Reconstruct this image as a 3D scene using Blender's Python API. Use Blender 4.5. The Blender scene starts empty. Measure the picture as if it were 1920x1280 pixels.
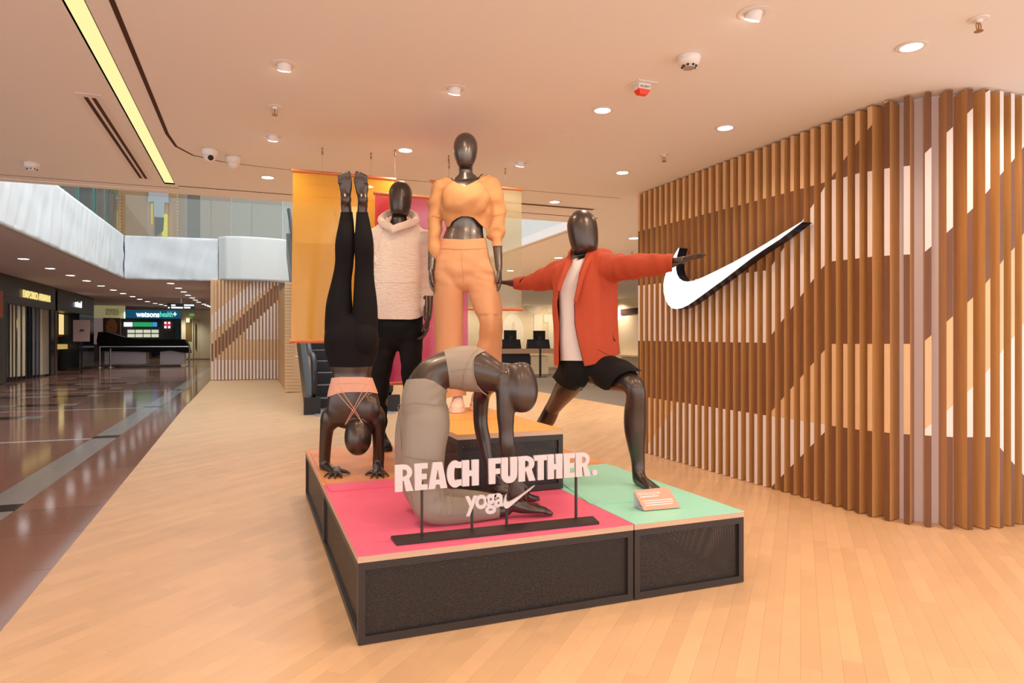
import bpy, bmesh, math, random
import numpy as np
from mathutils import Vector, Matrix, noise
from mathutils.bvhtree import BVHTree
random.seed(7)
SC = bpy.context.scene
COL = SC.collection
PI = math.pi
# ------------------------------------------------------------------ camera
FPX = 1240.0
CH = 1.1
YAW = math.atan(487 / FPX)
CAM = Vector((0, 0, CH))
FW = Vector((math.sin(YAW), math.cos(YAW), 0))
RT = Vector((math.cos(YAW), -math.sin(YAW), 0))
UP = Vector((0, 0, 1))
cd = bpy.data.cameras.new('camera')
cd.sensor_width = 36.0
cd.lens = 36.0 * FPX / 1920.0
cd.clip_start = 0.05
cam = bpy.data.objects.new('camera', cd)
cam.location = CAM
cam.rotation_euler = (PI / 2, 0, -YAW)
COL.objects.link(cam)
SC.camera = cam
# ------------------------------------------------------------------ exposure, world
SC.view_settings.view_transform = 'Standard'
SC.view_settings.look = 'None'
SC.view_settings.exposure = 0.0
SC.view_settings.gamma = 1.0
SC.view_settings.use_curve_mapping = False
W = bpy.data.worlds.new('world')
SC.world = W
W.use_nodes = True
W.node_tree.nodes['Background'].inputs[0].default_value = (0.95, 0.95, 1.0, 1)
W.node_tree.nodes['Background'].inputs[1].default_value = 2.0
WARM = (1.0, 0.78, 0.58)
CEIL = 2.585
MALLZ = 2.88
SPOT_W = 18.5


def spot(loc, energy, color, size=2.6, blend=0.8, direction=(0, 0, -1), rad=0.06):
    l = bpy.data.lights.new('spot_light', 'SPOT')
    l.energy = energy
    l.color = color
    l.spot_size = size
    l.spot_blend = blend
    l.shadow_soft_size = rad
    o = bpy.data.objects.new('spot_light', l)
    o.location = loc
    o.rotation_euler = Vector(direction).to_track_quat('-Z', 'Y').to_euler()
    COL.objects.link(o)
    return o


# ------------------------------------------------------------------ pixels of the photograph -> places in the room
def P(x, y, d):
    return CAM + FW * d + RT * ((x - 960) / FPX * d) + UP * ((640 - y) / FPX * d)


def GZ(x, y, z=0.0):
    return P(x, y, (CH - z) * FPX / (y - 640))


def OX(x, y, X):
    return P(x, y, X / (FW.x + RT.x * (x - 960) / FPX))


def OY(x, y, Y):
    return P(x, y, Y / (FW.y + RT.y * (x - 960) / FPX))


def PX(v):
    d = v.x * FW.x + v.y * FW.y
    l = v.x * RT.x + v.y * RT.y
    return 960 + FPX * l / d, 640 - FPX * (v.z - CH) / d, d


# ------------------------------------------------------------------ materials
def S(r, g, b):
    def f(c):
        c /= 255.0
        return c / 12.92 if c <= 0.04045 else ((c + 0.055) / 1.055) ** 2.4
    return (f(r), f(g), f(b), 1.0)


def mat(name, color=(0.8, 0.8, 0.8, 1), rough=0.5, metal=0.0, emit=None, estr=0.0, bump=0.0, bscale=60.0,
        vary=0.0, vscale=8.0, coat=0.0, alpha=None, stretch=None, objvary=0.0, spec=0.5, aniso=None):
    m = bpy.data.materials.new(name)
    m.use_nodes = True
    nt = m.node_tree
    b = nt.nodes['Principled BSDF']
    b.inputs['Base Color'].default_value = color
    b.inputs['Roughness'].default_value = rough
    b.inputs['Metallic'].default_value = metal
    b.inputs['Specular IOR Level'].default_value = spec
    if coat:
        b.inputs['Coat Weight'].default_value = coat
        b.inputs['Coat Roughness'].default_value = 0.12
    if emit:
        b.inputs['Emission Color'].default_value = emit
        b.inputs['Emission Strength'].default_value = estr
    tc = nt.nodes.new('ShaderNodeTexCoord')
    mp = nt.nodes.new('ShaderNodeMapping')
    nt.links.new(tc.outputs['Object'], mp.inputs['Vector'])
    if stretch:
        mp.inputs['Scale'].default_value = stretch
    last = None
    if vary or objvary:
        hsv = nt.nodes.new('ShaderNodeHueSaturation')
        hsv.inputs['Color'].default_value = color
        if vary:
            n = nt.nodes.new('ShaderNodeTexNoise')
            n.inputs['Scale'].default_value = vscale
            n.inputs['Detail'].default_value = 5
            nt.links.new(mp.outputs[0], n.inputs['Vector'])
            r = nt.nodes.new('ShaderNodeMapRange')
            r.inputs['From Min'].default_value = 0.3
            r.inputs['From Max'].default_value = 0.7
            r.inputs['To Min'].default_value = 1 - vary
            r.inputs['To Max'].default_value = 1 + vary
            nt.links.new(n.outputs['Fac'], r.inputs['Value'])
            last = r.outputs[0]
        if objvary:
            oi = nt.nodes.new('ShaderNodeObjectInfo')
            at_ = nt.nodes.new('ShaderNodeAttribute')
            at_.attribute_name = 'tone'
            ad = nt.nodes.new('ShaderNodeMath')
            ad.operation = 'ADD'
            nt.links.new(oi.outputs['Random'], ad.inputs[0])
            nt.links.new(at_.outputs['Fac'], ad.inputs[1])
            fr = nt.nodes.new('ShaderNodeMath')
            fr.operation = 'FRACT'
            nt.links.new(ad.outputs[0], fr.inputs[0])
            r2 = nt.nodes.new('ShaderNodeMapRange')
            r2.inputs['To Min'].default_value = 1 - objvary
            r2.inputs['To Max'].default_value = 1 + objvary
            nt.links.new(fr.outputs[0], r2.inputs['Value'])
            if last is not None:
                mu = nt.nodes.new('ShaderNodeMath')
                mu.operation = 'MULTIPLY'
                nt.links.new(last, mu.inputs[0])
                nt.links.new(r2.outputs[0], mu.inputs[1])
                last = mu.outputs[0]
            else:
                last = r2.outputs[0]
        nt.links.new(last, hsv.inputs['Value'])
        nt.links.new(hsv.outputs[0], b.inputs['Base Color'])
    if bump:
        n2 = nt.nodes.new('ShaderNodeTexNoise')
        n2.inputs['Scale'].default_value = bscale
        n2.inputs['Detail'].default_value = 3
        nt.links.new(mp.outputs[0], n2.inputs['Vector'])
        bp = nt.nodes.new('ShaderNodeBump')
        bp.inputs['Strength'].default_value = bump
        bp.inputs['Distance'].default_value = 0.01
        nt.links.new(n2.outputs['Fac'], bp.inputs['Height'])
        nt.links.new(bp.outputs[0], b.inputs['Normal'])
    if alpha is not None:
        b.inputs['Alpha'].default_value = alpha
    return m


def mat_emit(name, color, strength):
    return mat(name, (0, 0, 0, 1), 0.6, emit=color, estr=strength)


def mat_perf(name, color, pitch=0.0075, hole=0.21):
    """perforated sheet metal: round holes that really let light through"""
    m = mat(name, color, 0.45, 0.0)
    nt = m.node_tree
    b = nt.nodes['Principled BSDF']
    tc = nt.nodes.new('ShaderNodeTexCoord')
    sx = nt.nodes.new('ShaderNodeSeparateXYZ')
    nt.links.new(tc.outputs['UV'], sx.inputs[0])

    def mth(op, a, bb=None, v=None):
        n = nt.nodes.new('ShaderNodeMath')
        n.operation = op
        for i, q in enumerate((a, bb)):
            if q is None:
                continue
            if isinstance(q, (int, float)):
                n.inputs[i].default_value = q
            else:
                nt.links.new(q, n.inputs[i])
        return n.outputs[0]
    u = mth('DIVIDE', sx.outputs[0], pitch)
    v = mth('DIVIDE', sx.outputs[1], pitch * 0.87)
    row = mth('FLOOR', v)
    u = mth('ADD', u, mth('MULTIPLY', row, 0.5))
    fu = mth('SUBTRACT', mth('FRACT', u), 0.5)
    fv = mth('SUBTRACT', mth('FRACT', v), 0.5)
    d = mth('ADD', mth('MULTIPLY', fu, fu), mth('MULTIPLY', fv, fv))
    a = mth('GREATER_THAN', d, hole * hole)
    nt.links.new(a, b.inputs['Alpha'])
    return m


def mat_sheer(name, color, dens):
    """sheer coloured fabric: part of the light passes straight through, tinted"""
    m = bpy.data.materials.new(name)
    m.use_nodes = True
    nt = m.node_tree
    nt.nodes.remove(nt.nodes['Principled BSDF'])
    out = nt.nodes['Material Output']
    tr = nt.nodes.new('ShaderNodeBsdfTransparent')
    tr.inputs[0].default_value = (1 - (1 - color[0]) * 0.8, 1 - (1 - color[1]) * 0.8, 1 - (1 - color[2]) * 0.8, 1)
    df = nt.nodes.new('ShaderNodeBsdfDiffuse')
    df.inputs[0].default_value = color
    tl = nt.nodes.new('ShaderNodeBsdfTranslucent')
    tl.inputs[0].default_value = color
    gl = nt.nodes.new('ShaderNodeBsdfGlossy')
    gl.inputs['Roughness'].default_value = 0.25
    m1 = nt.nodes.new('ShaderNodeMixShader')
    m1.inputs[0].default_value = 0.45
    m2 = nt.nodes.new('ShaderNodeMixShader')
    m2.inputs[0].default_value = dens
    m3 = nt.nodes.new('ShaderNodeMixShader')
    m3.inputs[0].default_value = 0.06
    nt.links.new(df.outputs[0], m1.inputs[1])
    nt.links.new(tl.outputs[0], m1.inputs[2])
    nt.links.new(tr.outputs[0], m2.inputs[1])
    nt.links.new(m1.outputs[0], m2.inputs[2])
    nt.links.new(m2.outputs[0], m3.inputs[1])
    nt.links.new(gl.outputs[0], m3.inputs[2])
    nt.links.new(m3.outputs[0], out.inputs[0])
    return m


def mat_glass(name, tint=(0.85, 0.93, 0.9, 1), milk=0.08, rough=0.02):
    m = bpy.data.materials.new(name)
    m.use_nodes = True
    nt = m.node_tree
    nt.nodes.remove(nt.nodes['Principled BSDF'])
    out = nt.nodes['Material Output']
    tr = nt.nodes.new('ShaderNodeBsdfTransparent')
    tr.inputs[0].default_value = tint
    gl = nt.nodes.new('ShaderNodeBsdfGlossy')
    gl.inputs['Roughness'].default_value = rough
    df = nt.nodes.new('ShaderNodeBsdfDiffuse')
    df.inputs[0].default_value = (0.8, 0.85, 0.83, 1)
    fr = nt.nodes.new('ShaderNodeFresnel')
    fr.inputs[0].default_value = 1.45
    m1 = nt.nodes.new('ShaderNodeMixShader')
    m2 = nt.nodes.new('ShaderNodeMixShader')
    m2.inputs[0].default_value = milk
    nt.links.new(fr.outputs[0], m1.inputs[0])
    nt.links.new(tr.outputs[0], m1.inputs[1])
    nt.links.new(gl.outputs[0], m1.inputs[2])
    nt.links.new(m1.outputs[0], m2.inputs[1])
    nt.links.new(df.outputs[0], m2.inputs[2])
    nt.links.new(m2.outputs[0], out.inputs[0])
    return m


M = {}
M['ceiling'] = mat('ceiling_paint', (0.88, 0.86, 0.84, 1), 0.75)
M['recess'] = mat('recess_dark', S(70, 40, 30), 0.8)
M['plank'] = mat('maple_plank', S(228, 184, 138), 0.30, vary=0.05, vscale=5, stretch=(1, 1, 1), objvary=0.07, bump=0.03, bscale=40)
M['underfloor'] = mat('floor_base', S(214, 174, 130), 0.5)
M['granite'] = mat('brown_granite', S(138, 100, 84), 0.09, vary=0.12, vscale=180, objvary=0.22)
M['granite_grey'] = mat('grey_granite', S(150, 144, 138), 0.12, vary=0.12, vscale=160, objvary=0.06)
M['granite_black'] = mat('black_granite', S(38, 44, 42), 0.12, vary=0.2, vscale=90)
M['granite_strip'] = mat('pale_granite_strip', S(190, 182, 176), 0.12, vary=0.06, vscale=90)
M['carpet'] = mat('grey_carpet', S(128, 118, 108), 0.95, vary=0.1, vscale=120, bump=0.4, bscale=300)
M['oak'] = mat('oak_veneer', S(208, 158, 98), 0.42, vary=0.09, vscale=5, stretch=(9, 9, 0.5), objvary=0.04)
M['oak_light'] = mat('pale_oak_laminate', S(226, 184, 138), 0.5, vary=0.05, vscale=5, stretch=(9, 9, 0.5))
M['walnut'] = mat('walnut_laminate', S(118, 74, 44), 0.5, vary=0.12, vscale=5, stretch=(9, 9, 0.5))
M['slatwhite'] = mat('white_laminate', S(236, 222, 216), 0.55)
M['backing'] = mat('grey_backing', S(238, 228, 230), 0.7)
M['blackmetal'] = mat('black_powder_coat', S(48, 40, 36), 0.42, bump=0.05, bscale=200)
M['perf'] = mat_perf('perforated_black_sheet', S(38, 31, 28))
M['ply'] = mat('plywood_edge', S(208, 172, 142), 0.55, vary=0.06, vscale=6, stretch=(1, 1, 10))
M['pink'] = mat('pink_laminate', S(240, 104, 134), 0.45, vary=0.02, vscale=3)
M['green'] = mat('mint_laminate', S(158, 226, 200), 0.45, vary=0.02, vscale=3)
M['orange'] = mat('orange_laminate', S(226, 152, 96), 0.5, vary=0.16, vscale=4)
M['yellow'] = mat('yellow_orange_laminate', S(246, 178, 84), 0.4)
M['skin'] = mat('dark_bronze_lacquer', S(88, 76, 69), 0.34, 0.76, coat=0.15)
M['skin_lit'] = mat('dark_bronze_lacquer_lit', S(112, 102, 95), 0.32, 0.8, coat=0.2)  # same lacquer, paler: silvery highlight on the standing woman put into the colour
M['legging'] = mat('black_jersey', S(20, 16, 16), 0.85, bump=0.08, bscale=900, spec=0.25)
M['trouser'] = mat('black_trouser_cloth', S(18, 15, 15), 0.85, bump=0.1, bscale=500, spec=0.25)
M['taupe'] = mat('taupe_jersey', S(152, 136, 118), 0.5, bump=0.06, bscale=900)
M['peachbra'] = mat('peach_jersey', S(226, 168, 140), 0.6, bump=0.06, bscale=700)
M['apricot'] = mat('apricot_fleece', S(212, 152, 98), 0.75, bump=0.08, bscale=300)
M['apricot2'] = mat('apricot_trouser', S(218, 156, 110), 0.75, bump=0.08, bscale=300)
M['hoodie'] = mat('oatmeal_waffle', S(242, 222, 206), 0.85, bump=1.0, bscale=34, stretch=(1, 1, 4))
M['hoodrim'] = mat('oatmeal_rib', S(234, 212, 196), 0.85)
M['jacket'] = mat('rust_fleece', S(182, 68, 34), 0.8, vary=0.06, vscale=500, bump=0.1, bscale=400)
M['tee'] = mat('stone_tee', S(226, 210, 200), 0.8)
M['shoe'] = mat('pale_peach_mesh', S(250, 214, 192), 0.6)
M['shoeblack'] = mat('black_shoe', S(24, 22, 22), 0.5)
M['signwhite'] = mat('sign_white_acrylic', S(214, 204, 202), 0.35)
M['card'] = mat('salmon_card', S(244, 158, 128), 0.6)
M['cardwhite'] = mat('card_white', S(232, 232, 236), 0.6)
M['copper'] = mat('copper_rod', S(214, 130, 88), 0.35, 0.35)
M['wire'] = mat('steel_wire', S(190, 175, 165), 0.35, 0.6)
M['white'] = mat('white_plastic', S(238, 232, 228), 0.4)
M['dark'] = mat('dark_plastic', S(28, 26, 26), 0.4)
M['red'] = mat('red_lens', S(225, 62, 30), 0.25, emit=S(225, 62, 30), estr=0.15)
M['brass'] = mat('brass', S(176, 140, 96), 0.3, 0.8)
M['lampglow'] = mat_emit('lamp_glow', (1.0, 0.93, 0.84, 1), 14.0)
M['coolglow'] = mat_emit('cool_lamp_glow', (0.96, 0.97, 1.0, 1), 9.0)
M['cove'] = mat_emit('cove_glow', S(252, 240, 150), 1.0)
M['swoosh'] = mat_emit('lightbox_face', (0.97, 0.99, 1.0, 1), 1.7)
M['swooshside'] = mat('lightbox_side', S(22, 28, 44), 0.3)
M['fabric'] = mat('white_fabric_cover', S(226, 234, 238), 0.85)
M['fascia'] = mat('smooth_white_fascia', S(222, 228, 226), 0.6)
M['glass'] = mat_glass('clear_glass', (.9, .94, .92, 1), milk=0.05)
M['clearglass'] = mat_glass('escalator_glass', (0.92, 0.97, 0.96, 1), milk=0.03)
M['chrome'] = mat('steel', S(180, 182, 186), 0.25, 0.9)
M['rubber'] = mat('black_rubber', S(26, 26, 30), 0.35)
M['escstep'] = mat('escalator_step', S(28, 30, 32), 0.5)
M['shopdark'] = mat('dark_shopfront', S(40, 36, 40), 0.35)
M['shopblack'] = mat('black_shopfront', S(14, 13, 15), 0.2)
M['mallceil'] = mat('mall_ceiling', S(214, 200, 198), 0.8)
M['cream'] = mat('cream_wall', S(226, 214, 180), 0.55)
M['room'] = mat('pale_wood_panelling', S(240, 222, 190), 0.6, vary=0.03, vscale=4, stretch=(1, 1, 8))
M['navy'] = mat('dark_counter_front', S(30, 32, 44), 0.5)


# ------------------------------------------------------------------ meshes
class MB:
    def __init__(self):
        self.v = []
        self.f = []
        self.m = []
        self.uv = None

    def face(self, idx, mi=0):
        self.f.append(tuple(idx))
        self.m.append(mi)

    def poly(self, pts, mi=0):
        b = len(self.v)
        self.v += [tuple(p) for p in pts]
        self.face(range(b, b + len(pts)), mi)

    def box(self, x0, x1, y0, y1, z0, z1, mi=0, mt=None):
        b = len(self.v)
        self.v += [(x0, y0, z0), (x1, y0, z0), (x1, y1, z0), (x0, y1, z0), (x0, y0, z1), (x1, y0, z1), (x1, y1, z1), (x0, y1, z1)]
        for k, q in enumerate(((0, 3, 2, 1), (4, 5, 6, 7), (0, 1, 5, 4), (1, 2, 6, 5), (2, 3, 7, 6), (3, 0, 4, 7))):
            self.face([b + i for i in q], mt if (mt is not None and k == 1) else mi)
        return self

    def obox(self, o, a, b_, c, mi=0):
        """box from corner o with edge vectors a, b, c"""
        o, a, b_, c = Vector(o), Vector(a), Vector(b_), Vector(c)
        k = len(self.v)
        for p in (o, o + a, o + a + b_, o + b_, o + c, o + a + c, o + a + b_ + c, o + b_ + c):
            self.v.append(tuple(p))
        for q in ((0, 3, 2, 1), (4, 5, 6, 7), (0, 1, 5, 4), (1, 2, 6, 5), (2, 3, 7, 6), (3, 0, 4, 7)):
            self.face([k + i for i in q], mi)
        return self

    def prism(self, pts, z0, z1, mi=0, mt=None, mside=None):
        n = len(pts)
        b = len(self.v)
        self.v += [(p[0], p[1], z0) for p in pts] + [(p[0], p[1], z1) for p in pts]
        self.face([b + i for i in reversed(range(n))], mi)
        self.face([b + n + i for i in range(n)], mi if mt is None else mt)
        for i in range(n):
            j = (i + 1) % n
            self.face((b + i, b + j, b + n + j, b + n + i), mi if mside is None else mside)
        return self

    def tube(self, pts, r, n=8, mi=0, cap=True, rr=None):
        pts = [Vector(p) for p in pts]
        b = len(self.v)
        prev = None
        for i, p in enumerate(pts):
            t = (pts[min(i + 1, len(pts) - 1)] - pts[max(i - 1, 0)]).normalized()
            h = prev if prev is not None else (Vector((0, 0, 1)) if abs(t.z) < 0.9 else Vector((1, 0, 0)))
            u = t.cross(h)
            u = u.normalized() if u.length > 1e-6 else Vector((1, 0, 0))
            w = u.cross(t).normalized()
            prev = w
            q = r if rr is None else rr[i]
            for k in range(n):
                a = 2 * PI * k / n
                self.v.append(tuple(p + u * (q * math.cos(a)) + w * (q * math.sin(a))))
        for i in range(len(pts) - 1):
            for k in range(n):
                k2 = (k + 1) % n
                self.face((b + i * n + k, b + i * n + k2, b + (i + 1) * n + k2, b + (i + 1) * n + k), mi)
        if cap:
            self.face([b + k for k in reversed(range(n))], mi)
            self.face([b + (len(pts) - 1) * n + k for k in range(n)], mi)
        return self

    def lathe(self, prof, n=24, mi=0, c=(0, 0, 0), mis=None):
        b = len(self.v)
        for (r, z) in prof:
            for k in range(n):
                a = 2 * PI * k / n
                self.v.append((c[0] + r * math.cos(a), c[1] + r * math.sin(a), c[2] + z))
        for i in range(len(prof) - 1):
            for k in range(n):
                k2 = (k + 1) % n
                self.face((b + i * n + k, b + i * n + k2, b + (i + 1) * n + k2, b + (i + 1) * n + k), mi if mis is None else mis[i])
        self.face([b + k for k in reversed(range(n))], mi)
        self.face([b + (len(prof) - 1) * n + k for k in range(n)], mi)
        return self

    def mesh(self, name, mats, smooth=False):
        me = bpy.data.meshes.new(name)
        me.from_pydata(self.v, [], self.f)
        for m in mats:
            me.materials.append(m)
        me.polygons.foreach_set('material_index', self.m)
        if smooth:
            me.polygons.foreach_set('use_smooth', [True] * len(self.f))
        me.update()
        return me


def link(name, me, parent=None, loc=None, rot=None, scale=None, world=True):
    o = bpy.data.objects.new(name, me)
    COL.objects.link(o)
    if parent is not None:
        o.parent = parent
        if world:
            q = parent
            t = Vector((0, 0, 0))
            while q is not None:
                t = t + q.location
                q = q.parent
            o.location = -t
    if loc is not None:
        o.location = loc
    if rot is not None:
        o.rotation_euler = rot
    if scale is not None:
        o.scale = scale
    return o


def part(name, mb, mats, parent, label=None, smooth=False, world=True, **kw):
    if not isinstance(mats, (list, tuple)):
        mats = [mats]
    me = mb if isinstance(mb, bpy.types.Mesh) else mb.mesh(name, mats, smooth)
    o = link(name, me, parent, world=world, **kw)
    if label:
        o['label'] = label
    return o


def tag(o, label, cat, group=None, kind=None):
    o['label'] = label
    o['category'] = cat
    if group:
        o['group'] = group
    if kind:
        o['kind'] = kind
    return o


def thing(name, label, cat, loc=(0, 0, 0), group=None, rot=0.0):
    e = bpy.data.objects.new(name, None)
    e.empty_display_size = 0.05
    e.location = loc
    e.rotation_euler = (0, 0, rot)
    COL.objects.link(e)
    return tag(e, label, cat, group)


def struct(name, mb, mats, label, cat, smooth=False):
    if not isinstance(mats, (list, tuple)):
        mats = [mats]
    me = mb if isinstance(mb, bpy.types.Mesh) else mb.mesh(name, mats, smooth)
    o = link(name, me)
    tag(o, label, cat)
    o['kind'] = 'structure'
    return o


def clip(poly, nx, ny, c):
    """keep the part of a 2-D polygon where nx*x+ny*y <= c"""
    out = []
    for i in range(len(poly)):
        a, b = poly[i], poly[(i + 1) % len(poly)]
        da, db = nx * a[0] + ny * a[1] - c, nx * b[0] + ny * b[1] - c
        if da <= 0:
            out.append(a)
        if (da < 0 < db) or (db < 0 < da):
            t = da / (da - db)
            out.append((a[0] + (b[0] - a[0]) * t, a[1] + (b[1] - a[1]) * t))
    return out


# ------------------------------------------------------------------ lettering
def arc(cx, cy, rx, ry, a0, a1, n=10):
    return [(cx + rx * math.cos(math.radians(a0 + (a1 - a0) * i / n)), cy + ry * math.sin(math.radians(a0 + (a1 - a0) * i / n))) for i in range(n + 1)]


def stroke(pts, hw):
    L, R = [], []
    for i, p in enumerate(pts):
        a = Vector(pts[max(i - 1, 0)])
        b = Vector(pts[min(i + 1, len(pts) - 1)])
        t = (b - a).normalized()
        n = Vector((-t.y, t.x))
        L.append((p[0] + n.x * hw, p[1] + n.y * hw))
        R.append((p[0] - n.x * hw, p[1] - n.y * hw))
    return L + R[::-1]


def glyph(ch, w, s):
    """heavy condensed capital, height 1, width w, stroke s -> list of loops"""
    if ch == 'E':
        return [[(0, 0), (w, 0), (w, .2), (s, .2), (s, .4), (w * .93, .4), (w * .93, .6), (s, .6), (s, .8), (w, .8), (w, 1), (0, 1)]]
    if ch == 'F':
        return [[(0, 0), (s, 0), (s, .38), (w * .93, .38), (w * .93, .59), (s, .59), (s, .79), (w, .79), (w, 1), (0, 1)]]
    if ch == 'H':
        return [[(0, 0), (s, 0), (s, .38), (w - s, .38), (w - s, 0), (w, 0), (w, 1), (w - s, 1), (w - s, .6), (s, .6), (s, 1), (0, 1)]]
    if ch == 'I':
        return [[(0, 0), (w, 0), (w, 1), (0, 1)]]
    if ch == 'T':
        c = w / 2
        return [[(c - s / 2, 0), (c + s / 2, 0), (c + s / 2, .79), (w, .79), (w, 1), (0, 1), (0, .79), (c - s / 2, .79)]]
    if ch == 'A':
        c = w / 2
        return [[(0, 0), (s * .95, 0), (s * 1.08, .16), (w - s * 1.08, .16), (w - s * .95, 0), (w, 0), (c + s * .62, 1), (c - s * .62, 1)],
                [(c - s * .28, .34), (c + s * .28, .34), (c, .74)]]
    if ch == 'R':
        return [[(0, 0), (s, 0), (s, .40), (s * 1.15, .40), (w - s * .95, 0), (w * 1.02, 0), (w - s * .52, .46)] + arc(w - .36, .70, .33, .30, -48, 90, 10) + [(0, 1)],
                [(s, .55), (s * 1.2, .55)] + arc(s * 1.2, .685, .12, .135, -90, 90, 6) + [(s, .82)]]
    if ch in 'OD':
        if ch == 'O':
            o = arc(w / 2, .5, w / 2, .52, 0, 360, 28)[:-1]
        else:
            o = [(0, 0)] + arc(w * .42, .5, w * .58, .5, -90, 90, 14) + [(0, 1)]
        if ch == 'O':
            i = arc(w / 2, .5, w / 2 - s, .30, 0, 360, 20)[:-1]
        else:
            i = [(s, .2)] + arc(w * .42, .5, w * .58 - s, .3, -90, 90, 10) + [(s, .8)]
        return [o, i]
    if ch == 'C':
        c = w * .56
        out = arc(c, .5, c, .52, 60, 300, 20)
        inn = arc(c, .5, c - s, .27, 300, 60, 16)
        return [[(w, .96)] + out + [(w, .04), (w, .28)] + inn + [(w, .72)]]
    if ch == 'U':
        h = w / 2
        return [[(0, 1)] + arc(h, h - .02, h, h, 180, 360, 14) + [(w, 1), (w - s, 1)] + arc(h, h, h - s, h - s * .8, 360, 180, 10) + [(s, 1)]]
    if ch == 'J':
        return [[(w - s, 1), (w - s, .3), (w * .35, .2), (0, .24), (0, .02), (w * .5, -.02), (w * .85, .08), (w, .32), (w, 1)]]
    if ch == 'S':
        c = w / 2
        pts = arc(c, .735, c - s / 2, .165, 20, 250, 10) + [(c + .02, .5)] + arc(c, .265, c - s / 2, .165, 70, -160, 10)
        return [stroke(pts, s / 2)]
    if ch == '.':
        return [arc(w / 2, w / 2, w / 2, w / 2, 0, 360, 18)[:-1]]
    return []


def loops_mesh(name, loops, depth, m, bevel=0.0):
    """filled, extruded outline (holes allowed); local XY plane, thickness +-depth"""
    cu = bpy.data.curves.new(name, 'CURVE')
    cu.dimensions = '2D'
    cu.fill_mode = 'BOTH'
    cu.extrude = depth
    if bevel:
        cu.bevel_depth = bevel
        cu.bevel_resolution = 0
    for lp in loops:
        sp = cu.splines.new('POLY')
        sp.points.add(len(lp) - 1)
        for i, p in enumerate(lp):
            sp.points[i].co = (p[0], p[1], 0, 1)
        sp.use_cyclic_u = True
    return curve_mesh(name, cu, m)


def curve_mesh(name, cu, m):
    o = bpy.data.objects.new('tmp', cu)
    COL.objects.link(o)
    dg = bpy.context.evaluated_depsgraph_get()
    me = bpy.data.meshes.new_from_object(o.evaluated_get(dg), depsgraph=dg)
    me.name = name
    bpy.data.objects.remove(o)
    bpy.data.curves.remove(cu)
    me.materials.clear()
    me.materials.append(m)
    return me


def text_mesh(name, s, size, m, depth=0.002, offset=0.0, xs=1.0, align='LEFT', spacing=1.0):
    cu = bpy.data.curves.new(name, 'FONT')
    cu.body = s
    cu.size = size
    cu.extrude = depth
    cu.offset = offset
    cu.align_x = align
    cu.space_character = spacing
    me = curve_mesh(name, cu, m)
    if xs != 1.0:
        me.transform(Matrix.Diagonal((xs, 1, 1, 1)))
    return me


def frame_on(origin, xdir, ydir):
    """matrix that lays local XY onto xdir/ydir at origin"""
    x = Vector(xdir).normalized()
    y = Vector(ydir).normalized()
    z = x.cross(y)
    m = Matrix((x, y, z)).transposed().to_4x4()
    m.translation = Vector(origin)
    return m
# area light added above the frame to brighten the atrium as daylight would
al = bpy.data.lights.new('atrium_fill', 'AREA')
al.shape = 'RECTANGLE'
al.size = 6.5
al.size_y = 12
al.energy = 500
al.color = (0.93, 0.97, 1.0)
ao = bpy.data.objects.new('atrium_fill', al)
ao.location = (0.3, 15.0, 7.8)
COL.objects.link(ao)
# ================================================================== STRUCTURE
# ---- wooden floor: strips laid at 45 degrees
WL = [(-0.80, 0.0), (-0.889, 3.04), (-0.929, 5.4), (-0.965, 7.36), (-1.047, 11.7), (-1.11, 20.8), (-1.11, 20.95)]
b = MB()
b.prism([(-6.0, -3.0), (6.2, -3.0), (6.2, 21.5), (-6.0, 21.5)], -0.06, -0.012, 0)
floor = struct('floor', b, M['underfloor'], 'pale maple strip floor laid diagonally across the store front', 'floor')


def in_wood(poly):
    # left edge follows the stone walkway, then the carpet line on the right
    poly = clip(poly, 1, 0, 5.85)
    poly = clip(poly, 0, -1, 1.0)
    poly = clip(poly, 0, 1, 20.9)
    if not poly:
        return poly
    cy = sum(p[1] for p in poly) / len(poly)
    for i in range(len(WL) - 1):
        (xa, ya), (xb, yb) = WL[i], WL[i + 1]
        if ya <= max(cy, 0) < yb:
            nx, ny = -(yb - ya), (xb - xa)
            return clip(poly, nx, ny, nx * xa + ny * ya)
    return poly


U45 = Vector((math.sin(PI / 4), math.cos(PI / 4)))      # along the strips
V45 = Vector((U45.y, -U45.x))
PW = 0.066
planks = []
for r in range(-150, 160):
    u = -14 + random.random()
    v0 = r * PW
    while u < 22:
        L = random.choice((0.45, 0.6, 0.75, 0.9, 1.05))
        q = [U45 * a + V45 * c for a, c in ((u + .0002, v0 + .0002), (u + L - .0002, v0 + .0002), (u + L - .0002, v0 + PW - .0002), (u + .0002, v0 + PW - .0002))]
        u += L
        cx = sum(p.x for p in q) / 4
        cy = sum(p.y for p in q) / 4
        if cx < -2 or cx > 6.6 or cy < -1.2 or cy > 21.5:
            continue
        poly = in_wood([(p.x, p.y) for p in q])
        if len(poly) < 3:
            continue
        d = cx * FW.x + cy * FW.y
        vis = False
        size = 0
        if d > 0.5:
            sx = [PX(Vector((p[0], p[1], 0))) if (p[0] * FW.x + p[1] * FW.y) > .3 else (0, 5000, 0) for p in poly]
            xs = [s[0] for s in sx]
            ys = [s[1] for s in sx]
            vis = max(xs) > 0 and min(xs) < 1920 and min(ys) < 1280 and max(ys) < 4000
            # hidden under the plinth
            if 0.4 < cx < 2.05 and 2.5 < cy < 4.9:
                vis = False
            if vis:
                size = 1.0 / d
        planks.append((size if vis else 0, poly))
planks.sort(key=lambda t: -t[0])
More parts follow.
